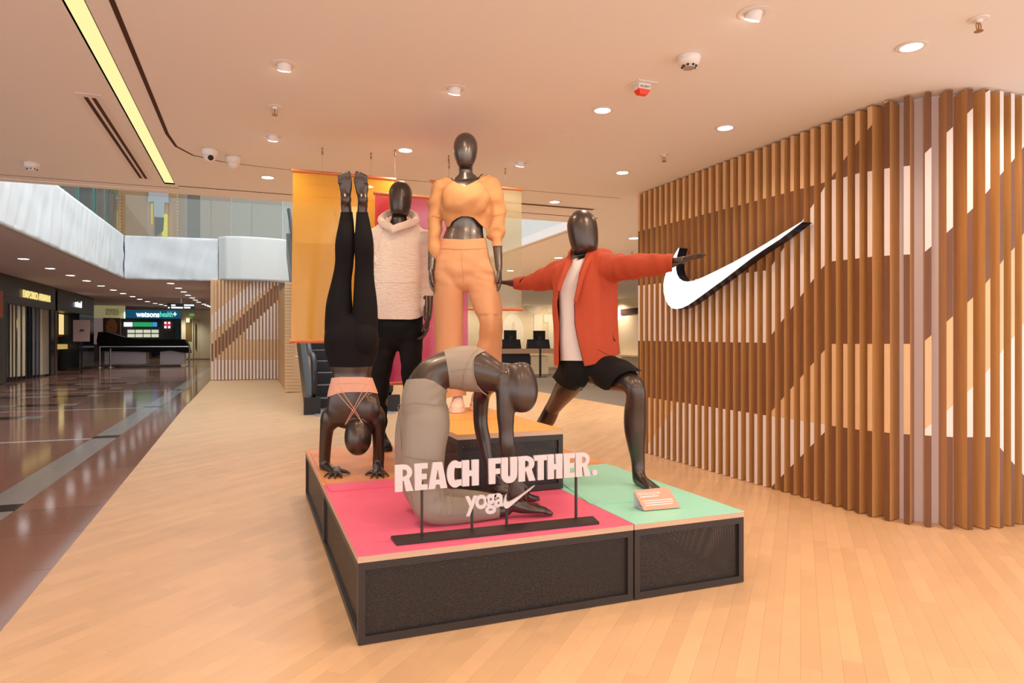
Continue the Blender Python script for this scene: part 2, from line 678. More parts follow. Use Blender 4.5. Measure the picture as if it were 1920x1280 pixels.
for k, (s_, poly) in enumerate(planks[:300]):
    cx = sum(p[0] for p in poly) / len(poly)
    cy = sum(p[1] for p in poly) / len(poly)
    b = MB()
    b.prism([(p[0] - cx, p[1] - cy) for p in poly][::-1] if False else [(p[0] - cx, p[1] - cy) for p in poly], -0.012, 0.0)
    part('plank', b, M['plank'], floor, loc=(cx, cy, 0))
b = MB()
tones = []
for s_, poly in planks[300:]:
    n0 = len(b.f)
    b.prism(poly, -0.012, 0.0)
    t = random.random()
    tones += [t] * (len(b.f) - n0)
me = b.mesh('plank_field', [M['plank']])
at_ = me.attributes.new('tone', 'FLOAT', 'FACE')
at_.data.foreach_set('value', tones)
o = part('plank_field', me, [], floor)
o['kind'] = 'stuff'

# ---- polished stone walkway of the mall
b = MB()
b.prism([(-12, -3), (-0.4, -3), (-0.4, 21), (3.0, 21), (3.0, 62), (-16, 62), (-16, 10)], -0.07, -0.013)
mfloor = struct('floor', b, M['granite_black'], 'polished brown granite walkway of the mall beside the wooden floor', 'floor')


def not_wood(poly):
    poly = clip(poly, 0, 1, 60)
    if not poly:
        return poly
    cy = sum(p[1] for p in poly) / len(poly)
    if cy < 20.9:
        for i in range(len(WL) - 1):
            (xa, ya), (xb, yb) = WL[i], WL[i + 1]
            if ya <= max(cy, 0) < yb:
                nx, ny = (yb - ya), -(xb - xa)
                return clip(poly, nx, ny, nx * xa + ny * ya)
    return poly


def tile(x0, x1, y0, y1, m, g=0.0015):
    poly = not_wood([(x0 + g, y0 + g), (x1 - g, y0 + g), (x1 - g, y1 - g), (x0 + g, y1 - g)])
    if len(poly) < 3:
        return
    cx, cy = (x0 + x1) / 2, (y0 + y1) / 2
    bb = MB()
    bb.prism([(p[0] - cx, p[1] - cy) for p in poly], -0.013, -0.001)
    part('stone_tile', bb, m, mfloor, loc=(cx, cy, 0))


ys = [-1.0, 1.0, 3.80, 5.18, 6.62, 8.72, 10.5, 12.5, 14.6, 16.75, 19.0, 21.0, 25.2, 29.4, 33.6, 38, 44, 50, 56]
for i in range(len(ys) - 1):
    y0, y1 = ys[i], ys[i + 1]
    if y0 < 1:
        continue
    ey = min(y1, 20.9) if y0 < 20.9 else y1
    xr = -0.6 if y0 < 20.9 else 2.8
    if y0 < 20.9:
        ym = (y0 + y1) / 2
        tile(-1.44, xr, y0, ym, M['granite'])
        tile(-1.44, xr, ym, y1, M['granite'])
    else:
        for k in range(3):
            tile(-1.44 + k * 1.4, -1.44 + (k + 1) * 1.4, y0, y1, M['granite'])
    # grey band with a black block at each cross strip
    tile(-1.70, -1.44, y0 + 0.22, y1, M['granite_grey'])
    tile(-1.70, -1.44, y0, y0 + 0.22, M['granite_black'] if i % 2 else M['granite_grey'])
    # fields left of the band, divided by pale strips
    if y0 in (8.72, 12.5, 16.75, 21.0, 25.2, 29.4, 33.6):
        for k in range(4):
            tile(-6.3 + k * 1.15, -6.3 + (k + 1) * 1.15, y0 - 0.05, y0 + 0.05, M['granite_strip'])
    for k in range(4):
        xa, xb = -6.3 + k * 1.15, -6.3 + (k + 1) * 1.15
        ya = y0 + (0.05 if y0 in (8.72, 12.5, 16.75, 21.0, 25.2, 29.4, 33.6) else 0)
        yb = y1 - (0.05 if y1 in (8.72, 12.5, 16.75, 21.0, 25.2, 29.4, 33.6) else 0)
        if y0 > 9 and k in (1, 2):
            ym = (ya + yb) / 2
            tile(xa, xb, ya, ym - .22, M['granite'])
            tile(xa + .25, xb - .25, ym - .22, ym + .22, M['granite_black'])
            tile(xa, xa + .25, ym - .22, ym + .22, M['granite_grey'])
            tile(xb - .25, xb, ym - .22, ym + .22, M['granite_grey'])
            tile(xa, xb, ym + .22, yb, M['granite'])
        else:
            tile(xa, xb, ya, yb, M['granite'])
    if y0 > 16:
        tile(-12, -6.3, y0, y1, M['granite'])

# ---- carpet of the cash desk area
b = MB()
b.prism([(5.85, 3), (16, 3), (16, 26), (2.9, 26), (2.9, 17.5), (5.85, 15.5)], -0.012, 0.003)
struct('floor', b, M['carpet'], 'grey carpet in front of the cash desk', 'carpet')

# ---- ceilings
VX = 3.9   # the atrium void lies left of this and behind Y 7.42
def ceil_slab(poly, z0, z1, mb):
    mb.prism(poly, z0, z1)
b = MB()
# strips around the light cove (X -.765..-.68, Y 1..7) and slots
cv = (-0.768, -0.682, 1.2, 6.99)
b.box(-3.4, cv[0], -1.2, 7.42, CEIL, CEIL + .12)
b.box(cv[0], cv[1], -1.2, cv[2], CEIL, CEIL + .12)
b.box(cv[0], cv[1], cv[3], 7.42, CEIL, CEIL + .12)
b.box(cv[1], 16, -1.2, 7.42, CEIL, CEIL + .12)
b.box(VX, 16, 7.42, 26, CEIL, CEIL + .12)
b.box(-3.4, cv[0] - .0, 7.30, 7.42, CEIL - .004, CEIL)
ceil = struct('ceiling', b, M['ceiling'], 'smooth white store ceiling with downlights', 'ceiling')
# hairline shadow gaps of the ceiling panels
b = MB()
path = [(-0.572, 1.0), (-0.567, 5.30), (-0.54, 5.62), (-0.44, 5.84), (-0.218, 5.97), (0.05, 6.01), (0.29, 6.03), (3.55, 5.98)]
wd = [.012, .012, .010, .008, .006, .004, .003, .003]
for i in range(len(path) - 1):
    a, c = Vector(path[i]), Vector(path[i + 1])
    t = (c - a).normalized()
    n = Vector((-t.y, t.x))
    b.prism([a - n * wd[i], c - n * wd[i + 1], c + n * wd[i + 1], a + n * wd[i]], CEIL - .0015, CEIL + .002)
part('shadow_gap', b, M['recess'], ceil, 'thin dark curved joint line in the ceiling')
b = MB()
b.box(-0.66, 3.88, 7.035, 7.06, CEIL - .0015, CEIL + .002)
part('shadow_gap', b, M['recess'], ceil, 'thin dark joint line near the rear edge')
b = MB()
b.box(-3.3, -0.66, 7.14, 7.15, CEIL - .0015, CEIL + .002)
b.box(3.98, 3.99, 7.5, 25, CEIL - .0015, CEIL + .002)
part('shadow_gap', b, M['recess'], ceil, 'thin dark joint line at the ceiling corner')
# cove light: box recessed into the ceiling, glowing bottom
t = thing('cove_light', 'long glowing yellow light trough recessed in the ceiling at left', 'light', (-0.725, 4.1, CEIL))
b = MB()
b.box(cv[0], cv[1], cv[2], cv[3], CEIL + .012, CEIL + .12)
part('diffuser', b, mat_emit('cove_diffuser', S(255, 246, 170), 1.0), t)
b = MB()
b.box(cv[0] - .004, cv[0], cv[2], cv[3], CEIL, CEIL + .11)
b.box(cv[1], cv[1] + .004, cv[2], cv[3], CEIL, CEIL + .11)
b.box(cv[0], cv[1], cv[3], cv[3] + .004, CEIL, CEIL + .11)
part('trough', b, mat('cove_wall', S(250, 236, 160), 0.6), t)

# unseen roof slab added above the frame to keep sky light off the atrium
b = MB()
b.box(-16, VX + .1, 7.3, 56, 8.0, 8.2)
b.box(-16.2, -16, 8, 56, 0, 8.2)
b.box(-16, VX, 56, 56.2, 0, 8.2)
struct('ceiling', b, M['fascia'], 'unseen white slab added over the atrium to shut out light from above', 'ceiling')
# ---- slab edge round the atrium
b = MB()
b.box(VX, VX + .1, 7.42, 26, CEIL + .12, 6.5)
struct('wall_right_upper', b, M['fascia'], 'plain white slab edge above the cash desk ceiling', 'wall')
# ---- mall ceiling and its coverings
b = MB()
b.prism([(-16, 8), (-3.72, 8), (-3.45, 21.2), (3.8, 21.15), (3.8, 34), (-16, 34)], MALLZ, MALLZ + .1)
k = len(b.v)
b.v += [(-16, 34, MALLZ), (3.8, 34, MALLZ), (3.8, 56, 3.45), (-16, 56, 3.45), (-16, 34, MALLZ + .1), (3.8, 34, MALLZ + .1), (3.8, 56, 3.55), (-16, 56, 3.55)]
for q in ((0, 3, 2, 1), (4, 5, 6, 7), (0, 1, 5, 4), (1, 2, 6, 5), (2, 3, 7, 6), (3, 0, 4, 7)):
    b.face([k + i for i in q])
struct('ceiling', b, M['mallceil'], 'low grey ceiling of the mall walkway with rows of downlights', 'ceiling')
# upper floor and its back wall
b = MB()
b.prism([(-16, 8), (-3.75, 8), (-3.5, 21.3), (3.8, 21.15), (3.8, 34), (-16, 34)], 3.9, 4.0)
struct('floor', b, M['fascia'], 'upper mall floor slab behind the white covered parapet', 'floor')


def cover(name, pts, z0, z1, m, label, wav=0.02, cat='cover'):
    """cloth stretched over a parapet: strip with real creases"""
    path = [Vector(p) for p in pts]
    seg = []
    for a, c in zip(path, path[1:]):
        n = max(2, int((c - a).length / 0.06))
        for i in range(n):
            seg.append((a.lerp(c, i / n), (c - a).normalized()))
    seg.append((path[-1], (path[-1] - path[-2]).normalized()))
    nz = 22
    mb = MB()
    s = 0
    for i, (p, t) in enumerate(seg):
        n = Vector((t.y, -t.x))
        for j in range(nz + 1):
            z = z0 + (z1 - z0) * j / nz
            q = wav * (noise.noise(Vector((i * .06 + j * .05, j * .10, 3.1))) + .9 * noise.noise(Vector((i * .33 - j * .10, j * .05, 9.7))) + .6 * noise.noise(Vector((i * .8 - j * .25, j * .07, 1.7))))
            if j in (0, nz):
                q *= .2
            if j == 0:
                z += wav * .5 * noise.noise(Vector((i * .3, 0, 1)))
            mb.v.append((p.x + n.x * q, p.y + n.y * q, z))
        for j in (0,):
            pass
    m_ = nz + 1
    for i in range(len(seg) - 1):
        for j in range(nz):
            mb.face((i * m_ + j, (i + 1) * m_ + j, (i + 1) * m_ + j + 1, i * m_ + j + 1))
    # turned back top and bottom edges
    k = len(mb.v)
    for i, (p, t) in enumerate(seg):
        n = Vector((t.y, -t.x))
        mb.v.append((p.x - n.x * .05, p.y - n.y * .05, z1))
        mb.v.append((p.x - n.x * .05, p.y - n.y * .05, z0))
    for i in range(len(seg) - 1):
        mb.face((i * m_ + nz, (i + 1) * m_ + nz, k + 2 * (i + 1), k + 2 * i))
        mb.face((i * m_, k + 2 * i + 1, k + 2 * (i + 1) + 1, (i + 1) * m_))
    o = link(name, mb.mesh(name, [m], True))
    tag(o, label, cat)
    return o


cover('parapet_cover', [(-3.62, 8.0), (-3.48, 11.9), (-3.33, 21.07)], MALLZ - .02, 4.06, M['fabric'], 'creased white cloth covering the long parapet at far left', 0.03)
cover('parapet_cover', [(-3.30, 21.05), (-0.92, 20.78)], MALLZ - .04, 4.05, M['fabric'], 'creased white cloth covering the short parapet facing the camera', 0.05)
cp = [(-0.90, 20.74), (-0.7, 20.5), (-0.3, 20.38), (0.2, 20.36), (0.7, 20.45), (1.05, 20.6)]
cover('parapet', cp, MALLZ - .02, 4.1, M['fascia'], 'smooth curved off-white parapet left of the escalator', 0.0, 'parapet')
# glass balustrade above the parapets
t = thing('glass_balustrade', 'frameless glass balustrade on top of the covered parapets', 'balustrade', (-3.3, 20.9, 4.05))
for k in range(9):
    y0 = 8.6 + k * 1.38
    xa = -3.68 + .021 * (y0 - 8)
    b = MB()
    b.box(xa - .02, xa - .008, y0, y0 + 1.34, 4.06, 5.1)
    part('glass_pane', b, M['glass'], t)
for k in range(4):
    x0 = -3.3 + k * 1.1
    b = MB()
    b.box(x0, x0 + 1.07, 21.12, 21.132, 4.01, 5.2)
    part('glass_pane', b, M['glass'], t)
# upper level hoarding
t = thing('hoarding', 'upper level hoarding of teal, olive, tan and grey boards behind the glass', 'hoarding', (-2, 25.5, 4.0))
hb = [(100, 157, S(126, 176, 170)), (157, 182, S(112, 168, 160)), (182, 205, S(118, 158, 140)), (205, 222, S(132, 142, 92)), (222, 275, S(196, 150, 108)),
      (275, 333, S(206, 160, 120)), (333, 350, S(176, 152, 130)), (350, 376, S(124, 116, 106)), (376, 434, S(190, 172, 156)), (434, 530, S(186, 178, 164)),
      (530, 650, S(200, 196, 188)), (-60, 100, S(150, 180, 176))]
for i, (x0, x1, c) in enumerate(hb):
    a, e = OY(x0, 400, 25.5), OY(x1, 400, 25.5)
    b = MB()
    b.box(a.x + .01, e.x - .01, 25.5, 25.55, 4.0, 7.4)
    part('board', b, mat('board_paint_%d' % i, c, 0.6), t)
gm = mat_emit('shop_neon', S(226, 226, 70), 0.9)
for (x0, x1, y0, y1) in ((284, 286, 382, 420), (291, 294, 388, 426), (304, 314, 402, 443)):
    a, e = OY(x0, y1, 25.44), OY(x1, y0, 25.44)
    b = MB()
    b.box(a.x, e.x, 25.40, 25.44, max(a.z, 4.0), e.z)
    part('neon_panel', b, gm, t, 'glowing lemon yellow strip')
a, e = OY(276, 446, 25.3), OY(318, 352, 25.3)
w_, h_ = e.x - a.x, e.z - a.z
for nm, pts, m_ in (('printed_shirt', [(.30, .42), (.72, .42), (.76, .72), (.98, .70), (.92, .96), (.66, 1.0), (.36, 1.0), (.06, .94), (.02, .70), (.26, .72)], mat('grey_white_print', S(196, 200, 208), .7)),
                    ('printed_legs', [(.34, .04), (.50, .10), (.70, .16), (.74, .42), (.30, .42)], mat('charcoal_print', S(64, 70, 62), .7))):
    b = MB()
    b.prism([(a.x + q[0] * w_, a.z + q[1] * h_) for q in pts], 0, .04)
    me = b.mesh(nm, [m_])
    me.transform(Matrix(((1, 0, 0, 0), (0, 0, -1, 25.40), (0, 1, 0, 0), (0, 0, 0, 1))))
    part(nm, me, [], t)
for x in (222, 331):
    for j in range(14):
        q_ = OY(x, 362 + j * 6, 25.0)
        b = MB()
        b.box(q_.x - .03, q_.x + .03, 25.3, 25.36, q_.z - .05, q_.z + .03)
        part('board_clip', b, M['brass'], t)

# ---- far end of the mall
b = MB()
b.box(-16, 3.8, 52, 52.2, 0, 3.5)
b.box(-1.11, -0.98, 21.2, 52, 0, MALLZ)
struct('wall_back', b, M['cream'], 'cream end wall of the mall walkway with a service door', 'wall')
b = MB()
b.box(-6.95, -6.75, 12, 16.5, 0, MALLZ)
b.box(-8.4, -8.2, 16.5, 52, 0, MALLZ + .4)
struct('wall_left', b, M['shopdark'], 'dark shopfront wall on the far left of the mall', 'wall')

# ---- walls of the cash desk room
b = MB()
b.box(3.2, 16, 25.6, 25.8, 0, CEIL)
struct('wall_back_room', b, M['room'], 'pale panelled wall behind the cash desk', 'wall')
rw = bpy.data.objects[b and 'wall_back_room']
XR = OY(1165, 640, 20.0).x
b = MB()
b.box(XR, XR + .12, 3.0, 25.6, 0, CEIL)
rr_ = struct('wall_right_room', b, M['room'], 'pale timber wall beyond the end of the slatted wall', 'wall')

# ---- slatted feature wall on the right
XF = 3.605
RA = 0.49
YA = 3.06
DEP = 0.13
TH = 0.033
SP = 0.0917
Y0S = 5.70


def rail(s):
    """front face point and outward normal at distance s from the far end (front surface)"""
    L1 = Y0S - YA
    if s <= L1:
        return Vector((XF, Y0S - s, 0)), Vector((-1, 0, 0)), Vector((0, -1, 0))
    a = (s - L1) / RA
    if a <= PI / 2:
        n = Vector((-math.cos(a), -math.sin(a), 0))
        return Vector((XF + RA, YA, 0)) + n * RA, n, Vector((math.sin(a), -math.cos(a), 0))
    r = s - L1 - RA * PI / 2
    return Vector((XF + RA + r, YA - RA, 0)), Vector((0, -1, 0)), Vector((1, 0, 0))


BA = [(1199, 433.5), (1320, 402), (1450, 368), (1540, 343.5), (1553, 340), (1583, 299), (1610, 264), (1643, 224), (1660, 190), (1700, 100)]
BB = [(1203, 535), (1440, 506.5), (1447, 498), (1541, 359), (1553, 339), (1584, 332), (1610, 324.5), (1640, 319.5), (1672, 314), (1711, 310), (1755, 267), (1791, 234), (1824, 203), (1840, 185), (1900, 100)]
BC = [(1199, 638.6), (1440, 642.5), (1447, 627), (1542, 501), (1553, 490.5), (1584, 487), (1636, 481), (1672, 478.4), (1730, 475.5), (1759, 451), (1795, 418), (1828, 387), (1855, 355), (1877, 326), (1900, 300), (1915, 281), (1940, 250)]
BD = [(1199, 743), (1217, 745), (1272, 753.5), (1440, 779), (1448, 769), (1545, 657), (1558, 644.5), (1727, 644.5), (1762, 615), (1798, 582), (1832, 550), (1860, 517), (1881, 487), (1904, 462), (1920, 436), (1940, 405)]
BE = [(1199, 855), (1272, 752), (1440, 779), (1449, 780.3), (1540, 794.4), (1560, 797.7), (1610, 805.4), (1678, 812.4), (1718, 814.7), (1727, 809.7), (1766, 778.5), (1802, 746), (1835, 714), (1863, 682), (1885, 648), (1908, 623), (1920, 605), (1940, 575)]
BF = [(1199, 1100), (1443, 1100), (1444, 915), (1449.5, 909), (1547, 809), (1560, 797.7), (1610, 805.4), (1678, 812.4), (1718, 815), (1793, 819.5), (1859, 819), (1890, 857), (1914, 884), (1940, 915)]
BCOL = [1, 2, 3, 2, 1, 3, 2]     # light oak, walnut, white, walnut, light oak, white, walnut


def bnd(tab, x):
    if x <= tab[0][0]:
        return tab[0][1]
    for (xa, ya), (xb, yb) in zip(tab, tab[1:]):
        if x <= xb:
            return ya + (yb - ya) * (x - xa) / max(xb - xa, 1e-6)
    return tab[-1][1]


def zs_at(p):
    x, _, d = PX(p)
    out = []
    prev = 1e9
    for tab in (BA, BB, BC, BD, BE, BF):
        z = CH + (640 - bnd(tab, x)) / FPX * d
        z = min(z, prev)
        prev = z
        out.append(max(0.004, min(CEIL - .012, z)))
    return [CEIL - .012] + out + [0.004]


b = MB()
prev = None
pts_in, pts_out = [], []
s = -0.05
while s < 5.3:
    p, n, t_ = rail(s)
    pts_in.append(p - n * DEP)
    pts_out.append(p - n * (DEP + .1))
    s += 0.06
ring = [(p.x, p.y) for p in pts_in] + [(p.x, p.y) for p in reversed(pts_out)]
for i in range(len(pts_in) - 1):
    b.prism([(pts_in[i].x, pts_in[i].y), (pts_in[i + 1].x, pts_in[i + 1].y), (pts_out[i + 1].x, pts_out[i + 1].y), (pts_out[i].x, pts_out[i].y)], 0, CEIL)
slatwall = struct('wall_right', b, M['backing'], 'curved feature wall clad in oak slats with a coloured zigzag pattern', 'wall')
s = 0.0
k = 0
while s < 5.2:
    p, n, t_ = rail(s)
    a = p - t_ * (TH / 2)
    c = p + t_ * (TH / 2)
    za, zc = zs_at(a), zs_at(c)
    mb = MB()
    for i in range(7):
        za0, za1 = za[i], za[i + 1]
        zc0, zc1 = zc[i], zc[i + 1]
        if za0 - za1 < 1e-5 and zc0 - zc1 < 1e-5:
            continue
        q = [(a.x, a.y, za1), (c.x, c.y, zc1), (c.x, c.y, zc0), (a.x, a.y, za0)]
        if za0 - za1 < 1e-5:
            q = q[:3]
        elif zc0 - zc1 < 1e-5:
            q = [q[0], q[1], q[3]]
        mb.poly(q, BCOL[i])
    z0, z1 = .004, CEIL - .012
    a2, c2 = a - n * (DEP - .002), c - n * (DEP - .002)
    mb.poly([(a2.x, a2.y, z0), (a.x, a.y, z0), (a.x, a.y, z1), (a2.x, a2.y, z1)], 0)
    mb.poly([(c.x, c.y, z0), (c2.x, c2.y, z0), (c2.x, c2.y, z1), (c.x, c.y, z1)], 0)
    mb.poly([(c2.x, c2.y, z0), (a2.x, a2.y, z0), (a2.x, a2.y, z1), (c2.x, c2.y, z1)], 0)
    mb.poly([(a.x, a.y, z0), (a2.x, a2.y, z0), (c2.x, c2.y, z0), (c.x, c.y, z0)], 0)
    mb.poly([(a.x, a.y, z1), (c.x, c.y, z1), (c2.x, c2.y, z1), (a2.x, a2.y, z1)], 0)
    part('slat', mb, [M['oak'], M['oak_light'], M['walnut'], M['slatwhite']], slatwall)
    s += SP if s < Y0S - YA - .05 else (0.109 if s < Y0S - YA + RA * PI / 2 else .1)
    k += 1

# lit swoosh sign
t = thing('swoosh_sign', 'large lit white swoosh lightbox with dark sides on the slatted wall', 'sign', (3.5, 4.6, 1.5))
fo = [(828, 655), (770, 700), (720, 738), (640, 790), (580, 832), (520, 878), (450, 932), (400, 968), (350, 1005), (310, 1034), (280, 1054), (250, 1068), (225, 1073),
      (205, 1068), (188, 1052), (174, 1025), (166, 992), (165, 955), (170, 925), (180, 893), (194, 860), (210, 826), (238, 780),
      (228, 815), (223, 850), (222, 880), (227, 905), (238, 925), (255, 938), (280, 942), (315, 936), (360, 918), (420, 889), (500, 849), (580, 804), (660, 757), (740, 707)]
XS = 3.505
outl = [OX(1180 + q[0] / 2.5595, 160 + q[1] / 2.5595, XS) for q in fo]
loops = [[(-p.y, p.z) for p in outl]]
lf = loops_mesh('lit_face', loops, 0.004, M['swoosh'])
mt = Matrix(((0, 0, 1, XS), (-1, 0, 0, 0), (0, 1, 0, 0), (0, 0, 0, 1)))
lf.transform(mt)
part('lit_face', lf, [], t)
bb = loops_mesh('casing', loops, 0.045, M['swooshside'])
bb.transform(Matrix.Translation((.0495, 0, 0)) @ mt)
part('casing', bb, [], t)
# ---- slatted wall in the background (left of the escalator)
b = MB()
b.box(-1.11, 0.74, 20.72, 20.9, 0, MALLZ - .02)
fw = struct('wall_back_slatted', b, M['oak_light'], 'far slatted wall in oak, white and walnut left of the escalator', 'wall')


def far_cols(xp):
    """colour runs down a far slat, in photo rows (crop 390,500 scale 4.265)"""
    X = (xp - 390) * 4.265
    dtop = 590 - (X - 60) * 0.93       # walnut band rises to the right
    w2 = 330 - (X - 100) * 0.80        # white band
    seq = [(110, 1)]
    seq.append((max(110, w2), 3))
    seq.append((max(110, w2 + 140), 1))
    seq.append((max(150, dtop), 2))
    seq.append((max(200, dtop + 140), 1 if X < 300 else 3))
    seq.append((580 if X >= 300 else max(dtop + 150, 580), 1))
    seq.append((745, 3))
    return [(500 + y / 4.265, c) for y, c in seq]


n_f = 20
for k in range(n_f):
    X = -1.06 + k * (1.76 / (n_f - 1))
    if k < 3 or k > n_f - 5:
        pass
    Yf = 20.60 + (0.10 * (2 - k) / 2 if k < 3 else 0)
    xp = PX(Vector((X, Yf, 1)))[0]
    d = PX(Vector((X, Yf, 1)))[2]
    runs = far_cols(xp)
    mb = MB()
    z_hi = MALLZ - .03
    zz = [z_hi]
    cc = []
    for i, (y, c) in enumerate(runs):
        ye = runs[i + 1][0] if i + 1 < len(runs) else 712
        z1 = max(.004, min(zz[-1], CH + (640 - ye) / FPX * d))
        if i == len(runs) - 1:
            z1 = .004
        if zz[-1] - z1 > .005:
            mb.poly([(X - .022, Yf, z1), (X + .022, Yf, z1), (X + .022, Yf, zz[-1]), (X - .022, Yf, zz[-1])], c)
            zz.append(z1)
    mb.box(X - .022, X + .022, Yf + .0005, 20.718, .004, z_hi, 0)
    part('slat', mb, [M['oak'], M['oak_light'], M['walnut'], M['slatwhite']], fw)
# boarded pier beside the escalator
b = MB()
b.box(0.70, 0.86, 15.25, 20.7, 0, 2.40)
pier = struct('wall_pier', b, M['oak'], 'low wall end clad in narrow horizontal oak boards beside the escalator', 'wall')
hh = 2.40 / 34
for k in range(34):
    b = MB()
    b.box(0.66, 1.15, 15.18, 15.25, k * hh + .002, (k + 1) * hh - .004)
    part('board', b, M['oak_light'], pier)
# ================================================================== CEILING FITTINGS
def dl_parts(e, r=0.052, glow='lampglow', tilt=None):
    b = MB()
    b.lathe([(r * 1.42, -.0012), (r * 1.42, -.004), (r * 1.02, -.006), (r * 1.0, -.001)], 28)
    part('trim_ring', b, M['white'], e, world=False, smooth=False)
    b = MB()
    if tilt is None:
        b.lathe([(r * .99, -.0015), (r * .98, -.0045), (r * .3, -.006), (0.001, -.0065)], 24)
        part('lamp', b, M[glow], e, world=False, smooth=True)
    else:
        b.lathe([(r * .70, 0.02), (r * .74, -.012), (r * .74, -.028), (r * .68, -.030)], 24)
        part('gimbal', b, M['white'], e, world=False, rot=(tilt[0], tilt[1], 0))
        b = MB()
        b.lathe([(r * .67, -.027), (r * .66, -.033), (r * .2, -.037), (.001, -.038)], 24)
        part('lamp', b, M[glow], e, world=False, smooth=True, rot=(tilt[0], tilt[1], 0))


DL = [((0.16, 3.749), 'nearest downlight above the handstand mannequin, tilted lamp', 1), ((0.14, 5.084), 'downlight just left of the upturned feet', 1), ((1.108, 3.738), 'downlight directly above the standing mannequin in apricot', 1),
      ((1.105, 5.077), 'small downlight between the hanging wires of the banners', 0), ((0.13, 6.372), 'downlight left of the yellow banner, rear row', 0), ((1.031, 6.394), 'downlight seen through the yellow banner beside the upturned feet', 0),
      ((2.069, 5.075), 'downlight right of the silver-lit mannequin head', 1), ((2.092, 3.737), 'downlight between the red alarm and the round access panel', 0), ((3.057, 3.733), 'downlight above the lit swoosh near the slatted wall', 0),
      ((3.026, 5.052), 'downlight near the far end of the slatted wall', 0), ((2.111, 2.382), 'tilted downlight at the top edge of the picture', 1), ((3.089, 2.364), 'downlight at top right beside the brass sprinkler', 0),
      ((2.991, 6.376), 'downlight above the orange jacket mannequin, rear row', 0)]
for (x, y), lab, tl in DL:
    e = thing('downlight', lab, 'light', (x, y, CEIL), 'recessed downlights in the store ceiling')
    dl_parts(e, 0.05, 'lampglow', (0.5, 0.0) if tl else None)
for (x, y), lab, tl in DL:
    spot((x, y, CEIL - .06), SPOT_W, WARM)
for (x, y) in ((1.1, 1.0), (2.1, 1.0), (3.1, 1.0), (0.13, 2.38), (1.1, 2.38), (0.13, 1.0), (4.05, 1.2), (4.0, 2.2), (-.2, -.4), (1.5, -.4), (3, -.4)):
    spot((x, y, CEIL - .06), SPOT_W, WARM)
# accent spots of the gimbal lamps on the mannequins
spot((2.111, 2.382, CEIL - .08), 30, (1, .84, .66), 0.9, .6, Vector((1.25, 4.15, 1.6)) - Vector((2.11, 2.38, 2.5)), .03)
spot((1.0, 2.38, CEIL - .08), 22, (1, .84, .62), 0.6, .6, Vector((1.2, 4.2, 2.0)) - Vector((1.0, 2.38, 2.5)), .03)
spot((0.16, 3.0, CEIL - .08), 26, (1, .86, .7), 0.9, .6, Vector((1.0, 3.0, .5)) - Vector((.16, 3.0, 2.5)), .03)
RL = {(5.03, 12.9): 'small downlight seen through the ivory banner edge, left of the orange jacket', (5.03, 15.2): 'tiny farthest downlight seen through the ivory banner', (5.05, 10.6): 'downlight just left of the orange jacket shoulder', (5.1, 8.2): 'downlight beside the left end of the slatted wall, low behind the arm'}
for (x, y) in ((5.03, 15.2), (5.03, 12.9), (5.05, 10.6), (5.1, 8.2), (7.3, 8.5), (7.3, 12.9), (7.3, 17.5), (5.03, 17.5), (9.6, 17.5), (7.3, 22), (9.6, 22), (11.5, 20)):
    if (x, y) in RL:
        e = thing('downlight', RL[(x, y)], 'light', (x, y, CEIL), 'downlights over the cash desk area')
        dl_parts(e, 0.07)
    spot((x, y, CEIL - .06), 115, (1.0, .80, .62))
# wall washers on the cash desk wall
for x in (6.2, 8.0, 9.8, 11.6):
    spot((x, 24.3, CEIL - .06), 65, (1, .86, .66), 2.2, .9, (0, .8, -1))

# mall downlights
for (x, y) in ((-4.586, 17.1), (-4.583, 19.11), (-4.556, 20.91), (-4.52, 22.6), (-4.5, 24.5), (-4.47, 26.3), (-4.46, 28.1), (-4.4, 29.8), (-4.4, 31.6), (-4.35, 33.4),
               (-2.326, 22.67), (-2.29, 24.6), (-2.29, 26.4), (-2.3, 28.2), (-2.28, 29.9), (-2.27, 31.4), (-2.26, 33.0)):
    left = x < -4
    ORD = ['first', 'second', 'third', 'fourth', 'fifth', 'sixth', 'seventh', 'eighth', 'ninth', 'tenth']
    cnt = globals().setdefault('cnt_dl', {})
    cnt[left] = cnt.get(left, -1) + 1
    e = thing('downlight', '%s cool downlight from the near end of the %s row in the mall ceiling' % (ORD[cnt[left]], 'left' if left else 'right'), 'light', (x, y, MALLZ),
              'left row of mall downlights' if left else 'right row of mall downlights')
    dl_parts(e, 0.10, 'coolglow')
ORD = ['first', 'second', 'third', 'fourth', 'fifth', 'sixth', 'seventh', 'eighth', 'ninth', 'tenth']
for k in range(7):
    for x in (-4.3, -2.2):
        y = 35.5 + k * 2.1
        z = MALLZ + (y - 34) * (3.45 - MALLZ) / 22
        e = thing('downlight', '%s tiny downlight of the %s row where the mall ceiling slopes up' % (ORD[k], 'left' if x < -4 else 'right'), 'light', (x, y, z), 'far mall downlights')
        dl_parts(e, 0.10, 'coolglow')
for (x, y) in ((-4.5, 18), (-4.5, 23), (-4.5, 28), (-2.3, 24), (-2.3, 29), (-4.4, 34), (-2.3, 36), (-6, 40), (-4, 44), (-2.4, 46)):
    spot((x, y, MALLZ - .12), 150, (1, .95, .88))

